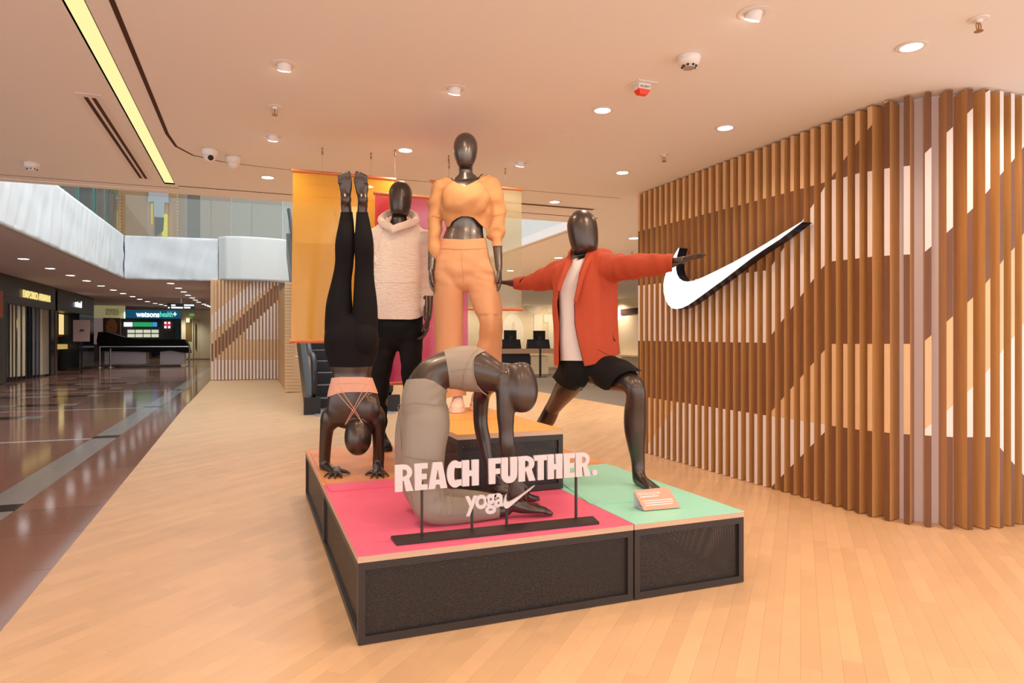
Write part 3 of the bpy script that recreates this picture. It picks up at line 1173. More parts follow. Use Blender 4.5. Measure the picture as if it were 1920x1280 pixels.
# smoke detectors, sprinklers, cameras, alarm, access panels
def detector(x, y, z, lab, s=1.0, chrome=False):
    e = thing('smoke_detector', lab, 'detector', (x, y, z))
    b = MB()
    b.lathe([(.060 * s, -.001), (.060 * s, -.012 * s), (.056 * s, -.018 * s), (.054 * s, -.034 * s), (.040 * s, -.046 * s)], 28)
    part('base', b, M['white'], e, world=False)
    b = MB()
    b.lathe([(.036 * s, -.044 * s), (.030 * s, -.058 * s), (.012 * s, -.062 * s), (.001, -.063 * s)], 20)
    part('sensor', b, M['wire'] if chrome else M['white'], e, world=False)
    b = MB()
    for k in range(8):
        a = k * PI / 4
        b.box(.036 * s * math.cos(a) - .004, .036 * s * math.cos(a) + .004, .036 * s * math.sin(a) - .004, .036 * s * math.sin(a) + .004, -.055 * s, -.045 * s)
    o = part('vent_slots', b, M['dark'], e, world=False)
    o['kind'] = 'stuff'


detector(2.124, 2.878, CEIL, 'round smoke detector with chrome sensor right of the red alarm', 1.0, True)
detector(-1.709, 6.594, CEIL, 'small smoke detector near the left edge of the ceiling', 1.0)


def sprinkler(x, y, z, lab, s=1.0):
    e = thing('sprinkler', lab, 'sprinkler', (x, y, z))
    b = MB()
    b.lathe([(.042 * s, -.001), (.040 * s, -.004 * s), (.016 * s, -.008 * s), (.014 * s, -.02 * s)], 24)
    part('escutcheon', b, M['white'], e, world=False)
    b = MB()
    for sx in (-1, 1):
        b.tube([(sx * .012 * s, 0, -.018 * s), (sx * .018 * s, 0, -.034 * s), (sx * .012 * s, 0, -.05 * s), (0, 0, -.056 * s)], .0028 * s, 6)
    b.lathe([(.004 * s, -.018 * s), (.0035 * s, -.056 * s)], 8)
    part('frame', b, M['brass'], e, world=False)['kind'] = 'stuff'
    b = MB()
    b.lathe([(.017 * s, -.056 * s), (.019 * s, -.0575 * s), (.019 * s, -.059 * s), (.003 * s, -.060 * s)], 16)
    part('deflector', b, M['brass'], e, world=False)


sprinkler(3.112, 2.048, CEIL, 'brass sprinkler head at the top right corner of the ceiling')
sprinkler(3.04, 4.442, CEIL, 'small sprinkler head above the left end of the slatted wall')
sprinkler(0.132, 4.434, CEIL, 'small sprinkler head above the left tilted downlights')

detector(6.2, 9.0, CEIL, 'smoke detector above the timber wall beyond the slats')
sprinkler(5.75, 9.3, CEIL, 'sprinkler head above the timber wall beyond the slats')
# red alarm
e = thing('fire_alarm', 'white fire alarm box with a red lens on the ceiling', 'alarm', (2.096, 3.281, CEIL))
b = MB()
b.box(-.062, .062, -.062, .062, -.006, -.001)
part('mounting_plate', b, M['white'], e, world=False)
b = MB()
b.prism([(-.038, -.030), (.038, -.030), (.038, .030), (-.038, .030)], -.036, -.006)
part('housing', b, M['white'], e, world=False)
b = MB()
k = len(b.v)
b.v += [(-.038, -.03, -.036), (.038, -.03, -.036), (.038, .03, -.036), (-.038, .03, -.036), (-.026, -.018, -.062), (.026, -.018, -.062), (.026, .018, -.062), (-.026, .018, -.062)]
for q in ((0, 1, 2, 3), (7, 6, 5, 4), (4, 5, 1, 0), (5, 6, 2, 1), (6, 7, 3, 2), (7, 4, 0, 3)):
    b.face(q)
part('lens', b, M['red'], e, world=False)
tm = text_mesh('lettering', 'ALARM', .020, M['dark'], .0004, align='CENTER')
o = part('lettering', tm, [], e, world=False)
o.matrix_basis = frame_on((0, -.0306, -.029), (1, 0, 0), (0, 0, 1))

e = thing('access_panel', 'flush round white speaker panel in the ceiling', 'panel', (2.084, 4.388, CEIL))
b = MB()
b.lathe([(.115, -.001), (.113, -.0035), (.104, -.004), (.103, -.0012)], 40)
part('rim', b, M['white'], e, world=False)
b = MB()
b.lathe([(.101, -.0012), (.100, -.003), (.01, -.0032)], 40)
part('cover', b, M['ceiling'], e, world=False)


def dome_cam(x, y, z, lab, look, ball=True):
    e = thing('security_camera', lab, 'camera', (x, y, z))
    b = MB()
    b.lathe([(.060, -.001), (.060, -.02), (.055, -.045), (.047, -.060)], 28)
    part('base', b, M['white'], e, world=False, smooth=True)
    b = MB()
    b.lathe([(.047, -.050), (.045, -.066), (.036, -.084), (.02, -.096), (.001, -.099)], 24)
    part('ball', b, M['white'], e, world=False, smooth=True)
    if ball:
        dv = Vector(look).normalized()
        c = Vector((0, 0, -.052)) + dv * .034
        b = MB()
        b.tube([c, c + dv * .014], .021, 16)
        part('lens', b, M['dark'], e, world=False)


dome_cam(-0.307, 5.616, CEIL, 'white dome camera with a dark lens looking at the viewer', (.25, -1, -.55))
dome_cam(-0.144, 5.774, CEIL, 'white dome camera turned away, right of the other one', (0, 1, -.4), False)

# linear diffusers
def linear_diff(x0, x1, y0, y1, lab, n=2, alongy=True):
    e = thing('linear_air_diffuser', lab, 'vent', ((x0 + x1) / 2, (y0 + y1) / 2, CEIL))
    b = MB()
    b.box(x0, x1, y0, y1, CEIL - .003, CEIL - .0005)
    part('frame', b, M['white'], e)
    for k in range(n):
        b = MB()
        if alongy:
            w = (x1 - x0)
            c = x0 + w * (.34 + .32 * k)
            b.box(c - w * .09, c + w * .09, y0 + .06, y1 - .06, CEIL - .004, CEIL - .002)
        else:
            w = (y1 - y0)
            c = y0 + w * (.34 + .32 * k)
            b.box(x0 + .03, x1 - .03, c - w * .12, c + w * .12, CEIL - .004, CEIL - .002)
        part('slot', b, M['recess'], e)


linear_diff(-0.985, -0.855, 4.62, 6.88, 'long white air diffuser with two black slots left of the light trough')
linear_diff(0.36, 1.5, 6.47, 6.56, 'slim air diffuser above the yellow banner', 1, False)
linear_diff(2.35, 3.6, 6.5, 6.75, 'slim grey air diffuser above the orange jacket mannequin', 1, False)

# ================================================================== BANNERS
def banner(name, x0, x1, Y, ztop, zbot, m, lab, anchors, sway=0.0):
    e = thing(name, lab, 'banner', ((x0 + x1) / 2, Y, ztop), 'sheer banners hanging behind the mannequins')
    b = MB()
    nx, nz = 24, 16
    for j in range(nz + 1):
        z = ztop + (zbot - ztop) * j / nz
        for i in range(nx + 1):
            x = x0 + (x1 - x0) * i / nx
            b.v.append((x + sway * j / nz * (1 - 2 * i / nx), Y + .006 * math.sin(i * .7 + j * .13) * (j / nz), z))
    for j in range(nz):
        for i in range(nx):
            a = j * (nx + 1) + i
            b.face((a, a + nx + 1, a + nx + 2, a + 1))
    part('cloth', b, m, e, smooth=True)
    for z, lb in ((ztop, 0), (zbot, 1)):
        b = MB()
        dx = sway * lb
        b.tube([(x0 + dx - .012, Y, z), (x1 - dx + .012, Y, z)], .013, 12)
        r = part('rod', b, M['copper'], e, smooth=False)
    for ax in anchors:
        b = MB()
        b.tube([(ax, Y, ztop + .012), (ax, Y, CEIL - .05)], .0011, 5)
        w = part('wire', b, M['wire'], e)
        b = MB()
        b.lathe([(.006, 0), (.006, -.012), (.003, -.016), (.003, -.024), (.007, -.030), (.007, -.048), (.0025, -.054)], 10, 0, (ax, Y, CEIL))
        part('ceiling_hook', b, M['brass'], w)


banner('hanging_banner', 0.285, 1.055, 5.25, 2.392, 1.10, mat_sheer('amber_sheer', S(255, 190, 52), 0.74), 'sheer amber banner on copper rods, leftmost of the three', (.50, .87), -.012)
banner('hanging_banner', 0.875, 1.62, 5.10, 2.235, 0.775, mat_sheer('magenta_sheer', S(232, 62, 130), 0.60), 'sheer magenta banner on copper rods, middle of the three', (1.03, 1.46))
banner('hanging_banner', 1.37, 2.17, 5.30, 2.415, 1.375, mat_sheer('ivory_sheer', S(224, 214, 176), 0.42), 'sheer ivory banner on copper rods, rightmost of the three', (1.52, 2.02))

# ================================================================== PLINTHS
def plinth(x0, x1, y0, y1, z0, z1, top, lab, label_top, faces='FBLR', open_right=False):
    e = thing('display_plinth', lab, 'plinth', ((x0 + x1) / 2, (y0 + y1) / 2, z0), 'mesh sided display plinths')
    g = .0015
    x0 += g
    x1 -= g
    y0 += g
    y1 -= g
    b = MB()
    b.box(x0, x1, y0, y1, z1 - .003, z1)
    part('laminate_top', b, top, e, label_top)
    b = MB()
    b.box(x0 + .001, x1 - .001, y0 + .001, y1 - .001, z1 - .026, z1 - .003)
    part('plywood_board', b, M['ply'], e)
    zt = z1 - .026
    q = .028
    b = MB()
    for (xa, xb) in ((x0 + .002, x0 + q), (x1 - q, x1 - .002)):
        for (ya, yb) in ((y0 + .002, y0 + q), (y1 - q, y1 - .002)):
            b.box(xa, xb, ya, yb, z0 + .004, zt)
    for z_a, z_b in ((z0 + .004, z0 + q + .004), (zt - q, zt)):
        for (ya, yb) in ((y0 + .002, y0 + q), (y1 - q, y1 - .002)):
            b.box(x0 + q, x1 - q, ya, yb, z_a, z_b)
        for (xa, xb) in ((x0 + .002, x0 + q), (x1 - q, x1 - .002)):
            b.box(xa, xb, y0 + q, y1 - q, z_a, z_b)
    part('frame', b, M['blackmetal'], e)['kind'] = 'stuff'

    def panel(p, u, v, lu, lv):
        me = bpy.data.meshes.new('mesh_panel')
        p, u, v = Vector(p), Vector(u), Vector(v)
        me.from_pydata([p, p + u * lu, p + u * lu + v * lv, p + v * lv], [], [(0, 1, 2, 3)])
        uv = me.uv_layers.new(name='UVMap')
        for i, c in enumerate(((0, 0), (lu, 0), (lu, lv), (0, lv))):
            uv.data[i].uv = c
        me.materials.append(M['perf'])
        o = part('mesh_panel', me, [], e)
    h = zt - z0 - 2 * q
    zb = z0 + q
    i_ = .016
    if 'F' in faces:
        panel((x0 + q, y0 + i_, zb), (1, 0, 0), (0, 0, 1), x1 - x0 - 2 * q, h)
    if 'B' in faces:
        panel((x0 + q, y1 - i_, zb), (1, 0, 0), (0, 0, 1), x1 - x0 - 2 * q, h)
    if 'L' in faces:
        panel((x0 + i_, y0 + q, zb), (0, 1, 0), (0, 0, 1), y1 - y0 - 2 * q, h)
    if 'R' in faces:
        panel((x1 - i_, y0 + q, zb), (0, 1, 0), (0, 0, 1), y1 - y0 - 2 * q, h)
    return e


ZP = 0.326
X0, X1, X2 = 0.352, 1.508, 2.092
Y0, Y1, Y2 = 2.42, 3.685, 4.95
plinth(X0, X1, Y0, Y1, 0, ZP, M['pink'], 'low display plinth with a pink top at the front left', 'pink top')
plinth(X1, X2, Y0, Y1, 0, ZP, M['green'], 'low narrow display plinth with a mint green top at the front right', 'mint green top', 'FBLR')
plinth(X0, X1, Y1, Y2, 0, ZP, M['orange'], 'low display plinth with an orange-brown top behind the pink one', 'orange-brown top')
plinth(X1, X2, Y1, Y2, 0, ZP, M['orange'], 'low display plinth with an orange top behind the mint green one', 'orange top')
ZY = 0.64
plinth(0.94, 1.522, 3.13, 4.42, ZP + .001, ZY, M['yellow'], 'raised display plinth with a yellow-orange top in the middle', 'yellow-orange top')

# yoga mats (thin pads)
def mat_pad(x0, x1, y0, y1, z, m, lab, rot=0.0, th=.006):
    cx, cy = (x0 + x1) / 2, (y0 + y1) / 2
    b = MB()
    r = .02
    w, h = (x1 - x0) / 2, (y1 - y0) / 2
    pts = arc(w - r, h - r, r, r, 0, 90, 4) + arc(-w + r, h - r, r, r, 90, 180, 4) + arc(-w + r, -h + r, r, r, 180, 270, 4) + arc(w - r, -h + r, r, r, 270, 360, 4)
    b.prism(pts, 0, th)
    o = link('floor_pad', b.mesh('floor_pad', [m]), loc=(cx, cy, z), rot=(0, 0, rot))
    return tag(o, lab, 'mat')


mat_pad(0.372, 1.02, 3.50, 3.684, ZP + .0005, M['pink'], 'narrow strip of pink mat on the pink plinth under the handstand hands', 0, .006)
mat_pad(0.372, 1.02, 3.687, 4.86, ZP + .0005, M['orange'], 'orange-brown mat on the rear left plinth under the handstand', 0, .006)
mat_pad(1.56, 2.03, 2.74, 3.62, ZP + .0005, M['green'], 'mint green mat lying on the mint green plinth', -0.16, .004)
mat_pad(1.0, 1.46, 3.70, 4.36, ZY + .0005, M['yellow'], 'orange mat under the pale sneakers on the raised plinth', 0, .005)

# ================================================================== REACH FURTHER SIGN
YS = 2.55
t = thing('tabletop_sign', 'white cut-out letters on four black rods with a flat black base on the pink plinth', 'sign', (0.95, YS, ZP))
b = MB()
b.prism([(0.509, 2.49), (1.367, 2.47), (1.388, 2.565), (0.506, 2.592)], ZP + .0005, ZP + .011)
part('base_plate', b, M['blackmetal'], t)
zr = {791: 912, 885: 962, 950: 945, 1080: 898}
for xp, yt in zr.items():
    a = OY(xp, yt, YS + .004)
    b = MB()
    b.box(a.x - .0045, a.x + .0045, YS, YS + .009, ZP + .011, a.z + .02)
    part('rod', b, M['blackmetal'], t)
spec = [('R', 739.4, 773), ('E', 776, 800.3), ('A', 801, 837), ('C', 836.5, 864), ('H', 865, 896), ('F', 914.8, 937), ('U', 938, 967.5), ('R', 970, 1001), ('T', 999.5, 1023.5), ('H', 1024.5, 1052), ('E', 1054.7, 1075.5), ('R', 1077, 1104)]
HL = .1035
for ch, xa, xb in spec:
    a, c = OY(xa, 900, YS), OY(xb, 900, YS)
    w = (c.x - a.x) / HL
    lp = glyph(ch, w, .285 if ch not in 'EFT' else .27)
    me = loops_mesh('letter', [[(x * HL, y * HL) for x, y in l] for l in lp], .006, M['signwhite'])
    o = part('letter', me, [], t, world=True)
    o.matrix_basis = Matrix.Translation(o.location) @ frame_on((a.x, YS - .008, 0.5195), (1, 0, 0), (0, 0, 1))
a = OY(1107.5, 893, YS)
me = loops_mesh('full_stop', [[(x * .026, y * .026) for x, y in l] for l in glyph('.', 1, .3)], .006, M['signwhite'])
o = part('full_stop', me, [], t, 'round full stop')
o.matrix_basis = Matrix.Translation(o.location) @ frame_on((a.x, YS - .008, .5195), (1, 0, 0), (0, 0, 1))
# yoga word and small swoosh
a, c = OY(873, 952, YS), OY(945, 952, YS)
me = text_mesh('yoga_word', 'yoga', 1.0, M['signwhite'], .004, offset=.028, spacing=.86)
xs = [v.co.x for v in me.vertices]
sc = (c.x - a.x) / (max(xs) - min(xs))
me.transform(Matrix.Diagonal((sc, sc * 1.12, 1, 1)))
o = part('word', me, [], t)
o.matrix_basis = Matrix.Translation(o.location) @ frame_on((a.x, YS - .008, OY(900, 951, YS).z), (1, 0, 0.0), (0, 0, 1))
fx = [p for p in fo]
x_min, x_max = 165, 828
sw = []
a, c = OY(942, 950, YS), OY(1001, 921, YS)
for (x, y) in fo:
    u = (x - x_min) / (x_max - x_min)
    sw.append((u * (c.x - a.x), -(y - 1073) / (x_max - x_min) * (c.x - a.x) * .95))
me = loops_mesh('small_swoosh', [sw], .006, M['signwhite'])
o = part('swoosh', me, [], t)
o.matrix_basis = Matrix.Translation(o.location) @ frame_on((a.x, YS - .008, OY(945, 952, YS).z), (1, 0, 0), (0, 0, 1))

# ================================================================== TENT CARD
A_, B_ = GZ(1208, 957, ZP + .005), GZ(1276, 951, ZP + .005)
Tl, Tr = P(1188, 919, (A_ - CAM).dot(FW) + .035), P(1254, 913, (B_ - CAM).dot(FW) + .035)
A2 = GZ(1188, 949, ZP + .005)
B2 = A2 + (B_ - A_)
t = thing('tent_card', 'salmon tent card lettered in white on the mint green plinth', 'card', tuple(A_))
b = MB()
nrm = (B_ - A_).cross(Tl - A_).normalized() * .0012
for (p, q, r, s_) in ((A_, B_, Tr, Tl),):
    b.poly([p, q, r, s_])
    b.poly([v - nrm for v in (s_, r, q, p)])
    for i, (m_, n_) in enumerate(((p, q), (q, r), (r, s_), (s_, p))):
        b.poly([m_, m_ - nrm, n_ - nrm, n_])
part('front_panel', b, M['card'], t)
b = MB()
for quad in ((A2, B2, Tr - nrm, Tl - nrm), (A_, B_, B2, A2)):
    n2 = (quad[1] - quad[0]).cross(quad[3] - quad[0]).normalized() * .0008
    b.poly([v + n2 for v in quad])
    b.poly([v - n2 for v in quad][::-1])
part('back_and_base', b, M['cardwhite'], t, 'white inner faces')
xd, yd = (B_ - A_), (Tl - A_)
fm = frame_on(A_ + nrm * .35, xd, yd - xd * (yd.dot(xd) / xd.dot(xd)))
hgt = yd.length
wid = xd.length
shear = yd.dot(xd.normalized()) / yd.length
for s_, sz, u0, v0, xs_ in (('NIKE YOGA COLLECTION', .135, .05, .70, .92), ('NIKE.COM', .05, .07, .60, 1.3)):
    if s_ == 'NIKE.COM':
        continue
    tm = text_mesh('lettering', s_, hgt * sz * 1.25, M['signwhite'], .0002, offset=.0009, xs=xs_)
    xs = [v.co.x for v in tm.vertices]
    k_ = wid * .60 / (max(xs) - min(xs))
    tm.transform(Matrix.Diagonal((k_, 1, 1, 1)))
    for v in tm.vertices:
        v.co.x += v.co.y * shear
    tm.transform(Matrix.Translation((wid * u0 + hgt * v0 * shear, hgt * v0, 0)))
    o = part('lettering', tm, [], t)
    o.matrix_basis = Matrix.Translation(o.location) @ fm
b = MB()
for (v0, u0, u1) in ((.60, .08, .55), (.40, .08, .86), (.30, .11, .84), (.20, .10, .82)):
    u = u0
    while u < u1:
        w_ = random.uniform(.03, .07)
        p = [(wid * u + hgt * v0 * shear, hgt * v0), (wid * (u + w_) + hgt * v0 * shear, hgt * v0), (wid * (u + w_) + hgt * (v0 + .045) * shear, hgt * (v0 + .045)), (wid * u + hgt * (v0 + .045) * shear, hgt * (v0 + .045))]
        b.poly([(q[0], q[1], .0002) for q in p])
        u += w_ + .012
o = part('small_print', b, M['cardwhite'], t)
o['kind'] = 'stuff'
o.matrix_basis = Matrix.Translation(o.location) @ fm

# ================================================================== CASH DESK
t = thing('cash_desk', 'long dark cash desk with a pale timber top band', 'desk', (8.5, 20.5, 0))
ca, cb_ = GZ(938, 703), GZ(1046, 712)
YD = 20.2
xa, xb = OY(905, 650, YD).x, OY(1042, 650, YD).x
b = MB()
b.box(xa, xb - .9, YD + .1, YD + .8, .003, .70)
part('front_panel', b, M['navy'], t)
b = MB()
b.box(xa, xb + .1, YD, YD + .9, .70, .86)
part('worktop', b, M['ply'], t)
b = MB()
b.box(xb - .85, xb - .2, YD + .15, YD + .8, .003, .62)
part('side_cabinet', b, M['room'], t)
for (x0, x1, y0, y1, lab) in ((945, 968, 619, 636, 'left one'), (1000, 1022, 620, 637, 'right one')):
    e = thing('monitor', 'black cash register monitor on the desk, ' + lab, 'monitor', tuple(OY((x0 + x1) / 2, 654, YD + .5)), 'cash register monitors')
    a, c = OY(x0, y1, YD + .4), OY(x1, y0, YD + .4)
    b = MB()
    b.box(a.x, c.x, YD + .38, YD + .42, a.z - .05, c.z)
    part('screen', b, M['dark'], e)
    mx = (a.x + c.x) / 2
    b = MB()
    b.box(mx - .07, mx + .07, YD + .34, YD + .378, .861, a.z + .12)
    part('stand', b, mat('monitor_stand', S(60, 62, 70), .4), e)
for (x0, x1, lab) in ((935, 976, 'behind the left monitor'), (987, 1030, 'behind the right monitor')):
    a, c = OY(x0, 653, YD + .2), OY(x1, 636, YD + .2)
    b = MB()
    k = len(b.v)
    w = c.x - a.x
    b.prism([(a.x, .0), (c.x, 0), (c.x - w * .06, c.z - .862), (a.x + w * .05, c.z - .862)], 0, .12)
    me = b.mesh('screen_guard', [M['navy']])
    me.transform(Matrix(((1, 0, 0, 0), (0, 0, 1, YD + .12), (0, 1, 0, .862), (0, 0, 0, 1))))
    o = link('screen_guard', me)
    tag(o, 'dark board standing on the cash desk ' + lab, 'board', 'dark boards on the cash desk')
e = thing('card_reader_post', 'slim black post with a round foot in front of the cash desk', 'post', tuple(GZ(1013, 707)))
g = GZ(1013, 707)
b = MB()
b.lathe([(.22, .003), (.22, .02), (.03, .03)], 20, 0, (g.x, g.y, 0))
part('foot', b, M['dark'], e)
b = MB()
b.tube([(g.x, g.y, .03), (g.x, g.y, 1.0)], .035, 10)
part('pole', b, M['dark'], e)
b = MB()
b.box(g.x - .09, g.x + .09, g.y - .05, g.y + .05, .95, 1.13)
part('reader', b, M['dark'], e)
# slogan on the wall
sm = mat('slogan_white', S(250, 240, 222), .6, emit=S(250, 240, 222), estr=0)
t = thing('wall_slogan', 'large white slogan lettering JUST DO IT. on the wall behind the cash desk', 'lettering', (7, 25.6, 1.5))
YW = 25.585


def wall_word(word, xlist, ybot, ytop):
    for ch, (xa_, xb_) in zip(word, xlist):
        a, c = OY(xa_, ybot, YW), OY(xb_, ytop, YW)
        h = c.z - a.z
        lp = glyph(ch, (c.x - a.x) / h if ch != '.' else .2, .26)
        me = loops_mesh('letter', [[(x * h, y * h) for x, y in l] for l in lp], .008, sm)
        o = part('letter', me, [], t)
        o.matrix_basis = Matrix.Translation(o.location) @ frame_on((a.x, YW, a.z), (1, 0, 0), (0, 0, 1))


wall_word('JUST', ((916, 942), (948, 978), (984, 1015), (1018, 1048)), 585, 528)
wall_word('DOIT', ((905, 936), (941, 982), (1001, 1016), (1020, 1052)), 660, 590)
# shelf with a shoe at the right
a = OX(1200, 678, XR)
b = MB()
b.box(XR - .35, XR - .002, 9, 20, .60, .66)
t2 = link('wall_shelf', b.mesh('wall_shelf', [M['room']]))
tag(t2, 'pale shelf along the timber wall at the left end of the slats', 'shelf')
b = MB()
b.box(XR - .03, XR - .002, 8, 20, 2.02, 2.22)
t2 = link('air_grille', b.mesh('air_grille', [M['recess']]))
tag(t2, 'dark air grille high on the timber wall', 'vent')

# ================================================================== ESCALATOR
t = thing('escalator', 'escalator rising away behind the amber banner with glass sides and black handrails', 'escalator', (1.4, 10.6, 0))
EX0, EX1, EY0 = 0.87, 2.02, 10.75
b = MB()
b.box(EX0, EX1, EY0 - .75, EY0 + .1, .001, .012)
part('landing_plate', b, mat('ribbed_steel', S(168, 166, 168), .4, .4), t, 'grey ribbed landing plate')
b = MB()
b.box(EX0 + .08, EX1 - .08, EY0, EY0 + .35, .012, .02)
part('comb_plate', b, mat('comb_brass', S(170, 160, 120), .4, .5), t)
sr, st = 0.19, 0.36
for k in range(19):
    b = MB()
    z = sr * k
    y = EY0 + .30 + st * k
    b.box(EX0 + .08, EX1 - .08, y, y + st + .02, max(0, z - .02), z + sr)
    b.box(EX0 + .08, EX1 - .08, y - .004, y + .02, z + sr - .012, z + sr + .002, 1)
    part('step', b, [M['escstep'], mat('step_nosing', S(150, 150, 150), .4) if k == 0 else bpy.data.materials['step_nosing']], t)
for xs_, sd in ((EX0, -1), (EX1, 1)):
    x0, x1 = (xs_ - .06, xs_ + .07) if sd < 0 else (xs_ - .07, xs_ + .06)
    # skirt
    b = MB()
    prof = [(EY0 - .35, 0.003), (EY0 - .35, .24), (EY0 + .3, .26), (EY0 + .3 + 19 * st, .26 + 19 * sr), (EY0 + .3 + 19 * st, 19 * sr - .3), (EY0 + .9, .003)]
    me_ = MB()
    me_.prism(prof, x0, x1)
    m_ = me_.mesh('skirt', [M['rubber']])
    m_.transform(Matrix(((0, 0, 1, 0), (1, 0, 0, 0), (0, 1, 0, 0), (0, 0, 0, 1))))
    part('skirt', m_, [], t)
    # glass balustrade
    mg = MB()
    gp = [(EY0 - .30, .25), (EY0 - .36, .55), (EY0 - .22, .80), (EY0 + .15, .86), (EY0 + .45, .90), (EY0 + .45 + 18.5 * st, .92 + 18.5 * sr), (EY0 + .45 + 18.5 * st, .25 + 18.5 * sr), (EY0 + .3, .25)]
    mg.prism(gp, xs_ - .006, xs_ + .006)
    m_ = mg.mesh('glass_side', [M['clearglass']])
    m_.transform(Matrix(((0, 0, 1, 0), (1, 0, 0, 0), (0, 1, 0, 0), (0, 0, 0, 1))))
    part('glass_side', m_, [], t)
    b = MB()
    hp = [(xs_, EY0 - .22, .26), (xs_, EY0 - .38, .34), (xs_, EY0 - .44, .56), (xs_, EY0 - .36, .78), (xs_, EY0 - .16, .88), (xs_, EY0 + .2, .90), (xs_, EY0 + .5, .96), (xs_, EY0 + .45 + 18.5 * st, .96 + 18.5 * sr)]
    b.tube(hp, .045, 12)
    part('handrail', b, M['rubber'], t, smooth=True)
    b = MB()
    b.box(xs_ - (.15 if sd < 0 else .09), xs_ + (.09 if sd < 0 else .15), EY0 - .40, EY0 - .30, .003, .26)
    part('newel_base', b, M['rubber'], t)
# opaque panel added here, blue-white for the daylight patch beside the escalator
b = MB()
b.box(0.87, 0.89, 18.2, 20.4, 0.004, 2.3)
tag(link('daylight_panel', b.mesh('daylight_panel', [mat('daylight_white', S(226, 240, 246), .3)])), 'added blue-white panel standing for bright daylight behind the escalator glass', 'panel')
b = MB()
b.box(2.15, 3.4, 19.5, 19.7, .003, 3.6)
struct('wall_behind_escalator', b, M['fascia'], 'pale wall right of the escalator', 'wall')

# ================================================================== MALL SHOPS (left)
XSH = -6.05
def shopbox(parent, name, x0, x1, ytop, ybot, m, depth=.1, off=0, lab=None):
    a, c = OX(x0, (ytop + ybot) / 2, XSH + off), OX(x1, (ytop + ybot) / 2, XSH + off)
    zt = OX((x0 + x1) / 2, ytop, XSH + off).z
    zb = max(.003, OX((x0 + x1) / 2, ybot, XSH + off).z)
    b = MB()
    b.box(XSH + off - depth, XSH + off, a.y, c.y, zb, zt)
    return part(name, b, m, parent, lab)


t = thing('shopfront', 'black shopfront with gold lettering and tall shutters at the left edge', 'shop', (XSH, 23, 0))
y_a, y_b = OX(-30, 640, XSH).y, OX(108.5, 640, XSH).y
b = MB()
b.box(XSH - .5, XSH, y_a, y_b - .01, 2.12, MALLZ - .003)
part('fascia', b, M['shopdark'], t)
b = MB()
b.box(XSH - .7, XSH - .5, y_a, y_b, .002, 2.12)
part('back_wall', b, M['shopblack'], t)
cols = [(12, 14, 's'), (15, 17, 'm'), (19, 23.5, 'c'), (25, 29.5, 'c'), (33, 39, 'c'), (42, 48, 'c'), (62, 65.5, 'm'), (70, 73, 'm'), (76, 79.5, 'c'), (80, 92, 'w')]
cm = {'c': mat('cream_shutter', S(196, 184, 158), .5), 'm': mat('grey_shutter', S(110, 110, 118), .3), 's': M['shopblack'], 'w': mat('grey_cream_shutter', S(158, 148, 134), .5)}
for (x0, x1, c) in cols:
    shopbox(t, 'shutter_panel', x0, x1, 548 if x0 < 60 else 553, 708 - x0 * .08, cm[c], .06, -.08)
for x in (12, 17.6, 23.8, 30.3, 40, 49, 55, 60, 66.5, 74, 93, 97):
    shopbox(t, 'shutter_frame', x, x + .9, 546, 712, M['shopblack'], .06, -.06)
shopbox(t, 'door_post', 96, 104, 545, 708, M['shopblack'], .2, -.02)
shopbox(t, 'door_post', 104, 107.5, 545, 705, mat('oxblood_post', S(74, 44, 36), .3), .25, 0)
p = shopbox(t, 'poster', -20, 11, 528, 720, mat('dark_poster', S(34, 34, 44), .35), .05, .05, 'dark poster with part of a face')
shopbox(t, 'poster_face', 0, 6, 545, 595, mat('poster_skin', S(176, 92, 62), .5), .01, .065)
for i, w in enumerate((19, 17, 13, 8, 5)):
    shopbox(t, 'lamp_tier', 30.5 - w / 2, 30.5 + w / 2, 600 + i * 3, 602 + i * 3, mat_emit('chandelier', S(255, 236, 170), 1.6) if i == 0 else bpy.data.materials['chandelier'], .03, -.10)
tm = text_mesh('lettering', 'EMPORIO ARMANI', .25, mat_emit('gold_letters', S(236, 214, 130), 1.1), .01, offset=.006)
a, c = OX(43, 540, XSH + .03), OX(94, 545, XSH + .03)
xs = [v.co.x for v in tm.vertices]
tm.transform(Matrix.Diagonal(((c.y - a.y) / max(xs), 1.15, 1, 1)))
o = part('lettering', tm, [], t)
o.matrix_basis = Matrix.Translation(o.location) @ frame_on((XSH + .03, a.y, 2.36), (0, 1, 0), (0, 0, 1))

t = thing('shopfront', 'small jewellery shopfront with a lit display window next to the black one', 'shop', (XSH, 29, 0))
y_c = OX(176, 640, XSH).y
b = MB()
b.box(XSH - .9, XSH, y_b + .02, y_c, 2.15, MALLZ - .003)
part('fascia', b, mat('bronze_fascia', S(52, 46, 50), .4), t)
b = MB()
b.box(XSH - 1.1, XSH - .9, y_b + .02, y_c, .002, 2.15)
part('back_wall', b, mat('taupe_wall', S(96, 84, 66), .6), t)
shopbox(t, 'pillar', 149, 176, 569, 687, M['shopblack'], .6, -.02)
shopbox(t, 'window_frame', 110, 134, 587, 631, mat('gilt_frame', S(112, 72, 30), .4), .05, -.55)
shopbox(t, 'window_glow', 112, 130, 590, 627, mat_emit('display_glow', S(250, 222, 150), .95), .04, -.52)
shopbox(t, 'counter', 110, 139, 645, 654, mat_emit('counter_glow', S(240, 200, 110), .55), .3, -.4)
tm = text_mesh('lettering', 'ıstmıl', .30, mat_emit('white_letters', (.9, .95, 1, 1), 1.4), .01, offset=.008)
a, c = OX(141, 553, XSH + .03), OX(153, 553, XSH + .03)
xs = [v.co.x for v in tm.vertices]
tm.transform(Matrix.Diagonal(((c.y - a.y) / max(xs), 1.1, 1, 1)))
o = part('lettering', tm, [], t)
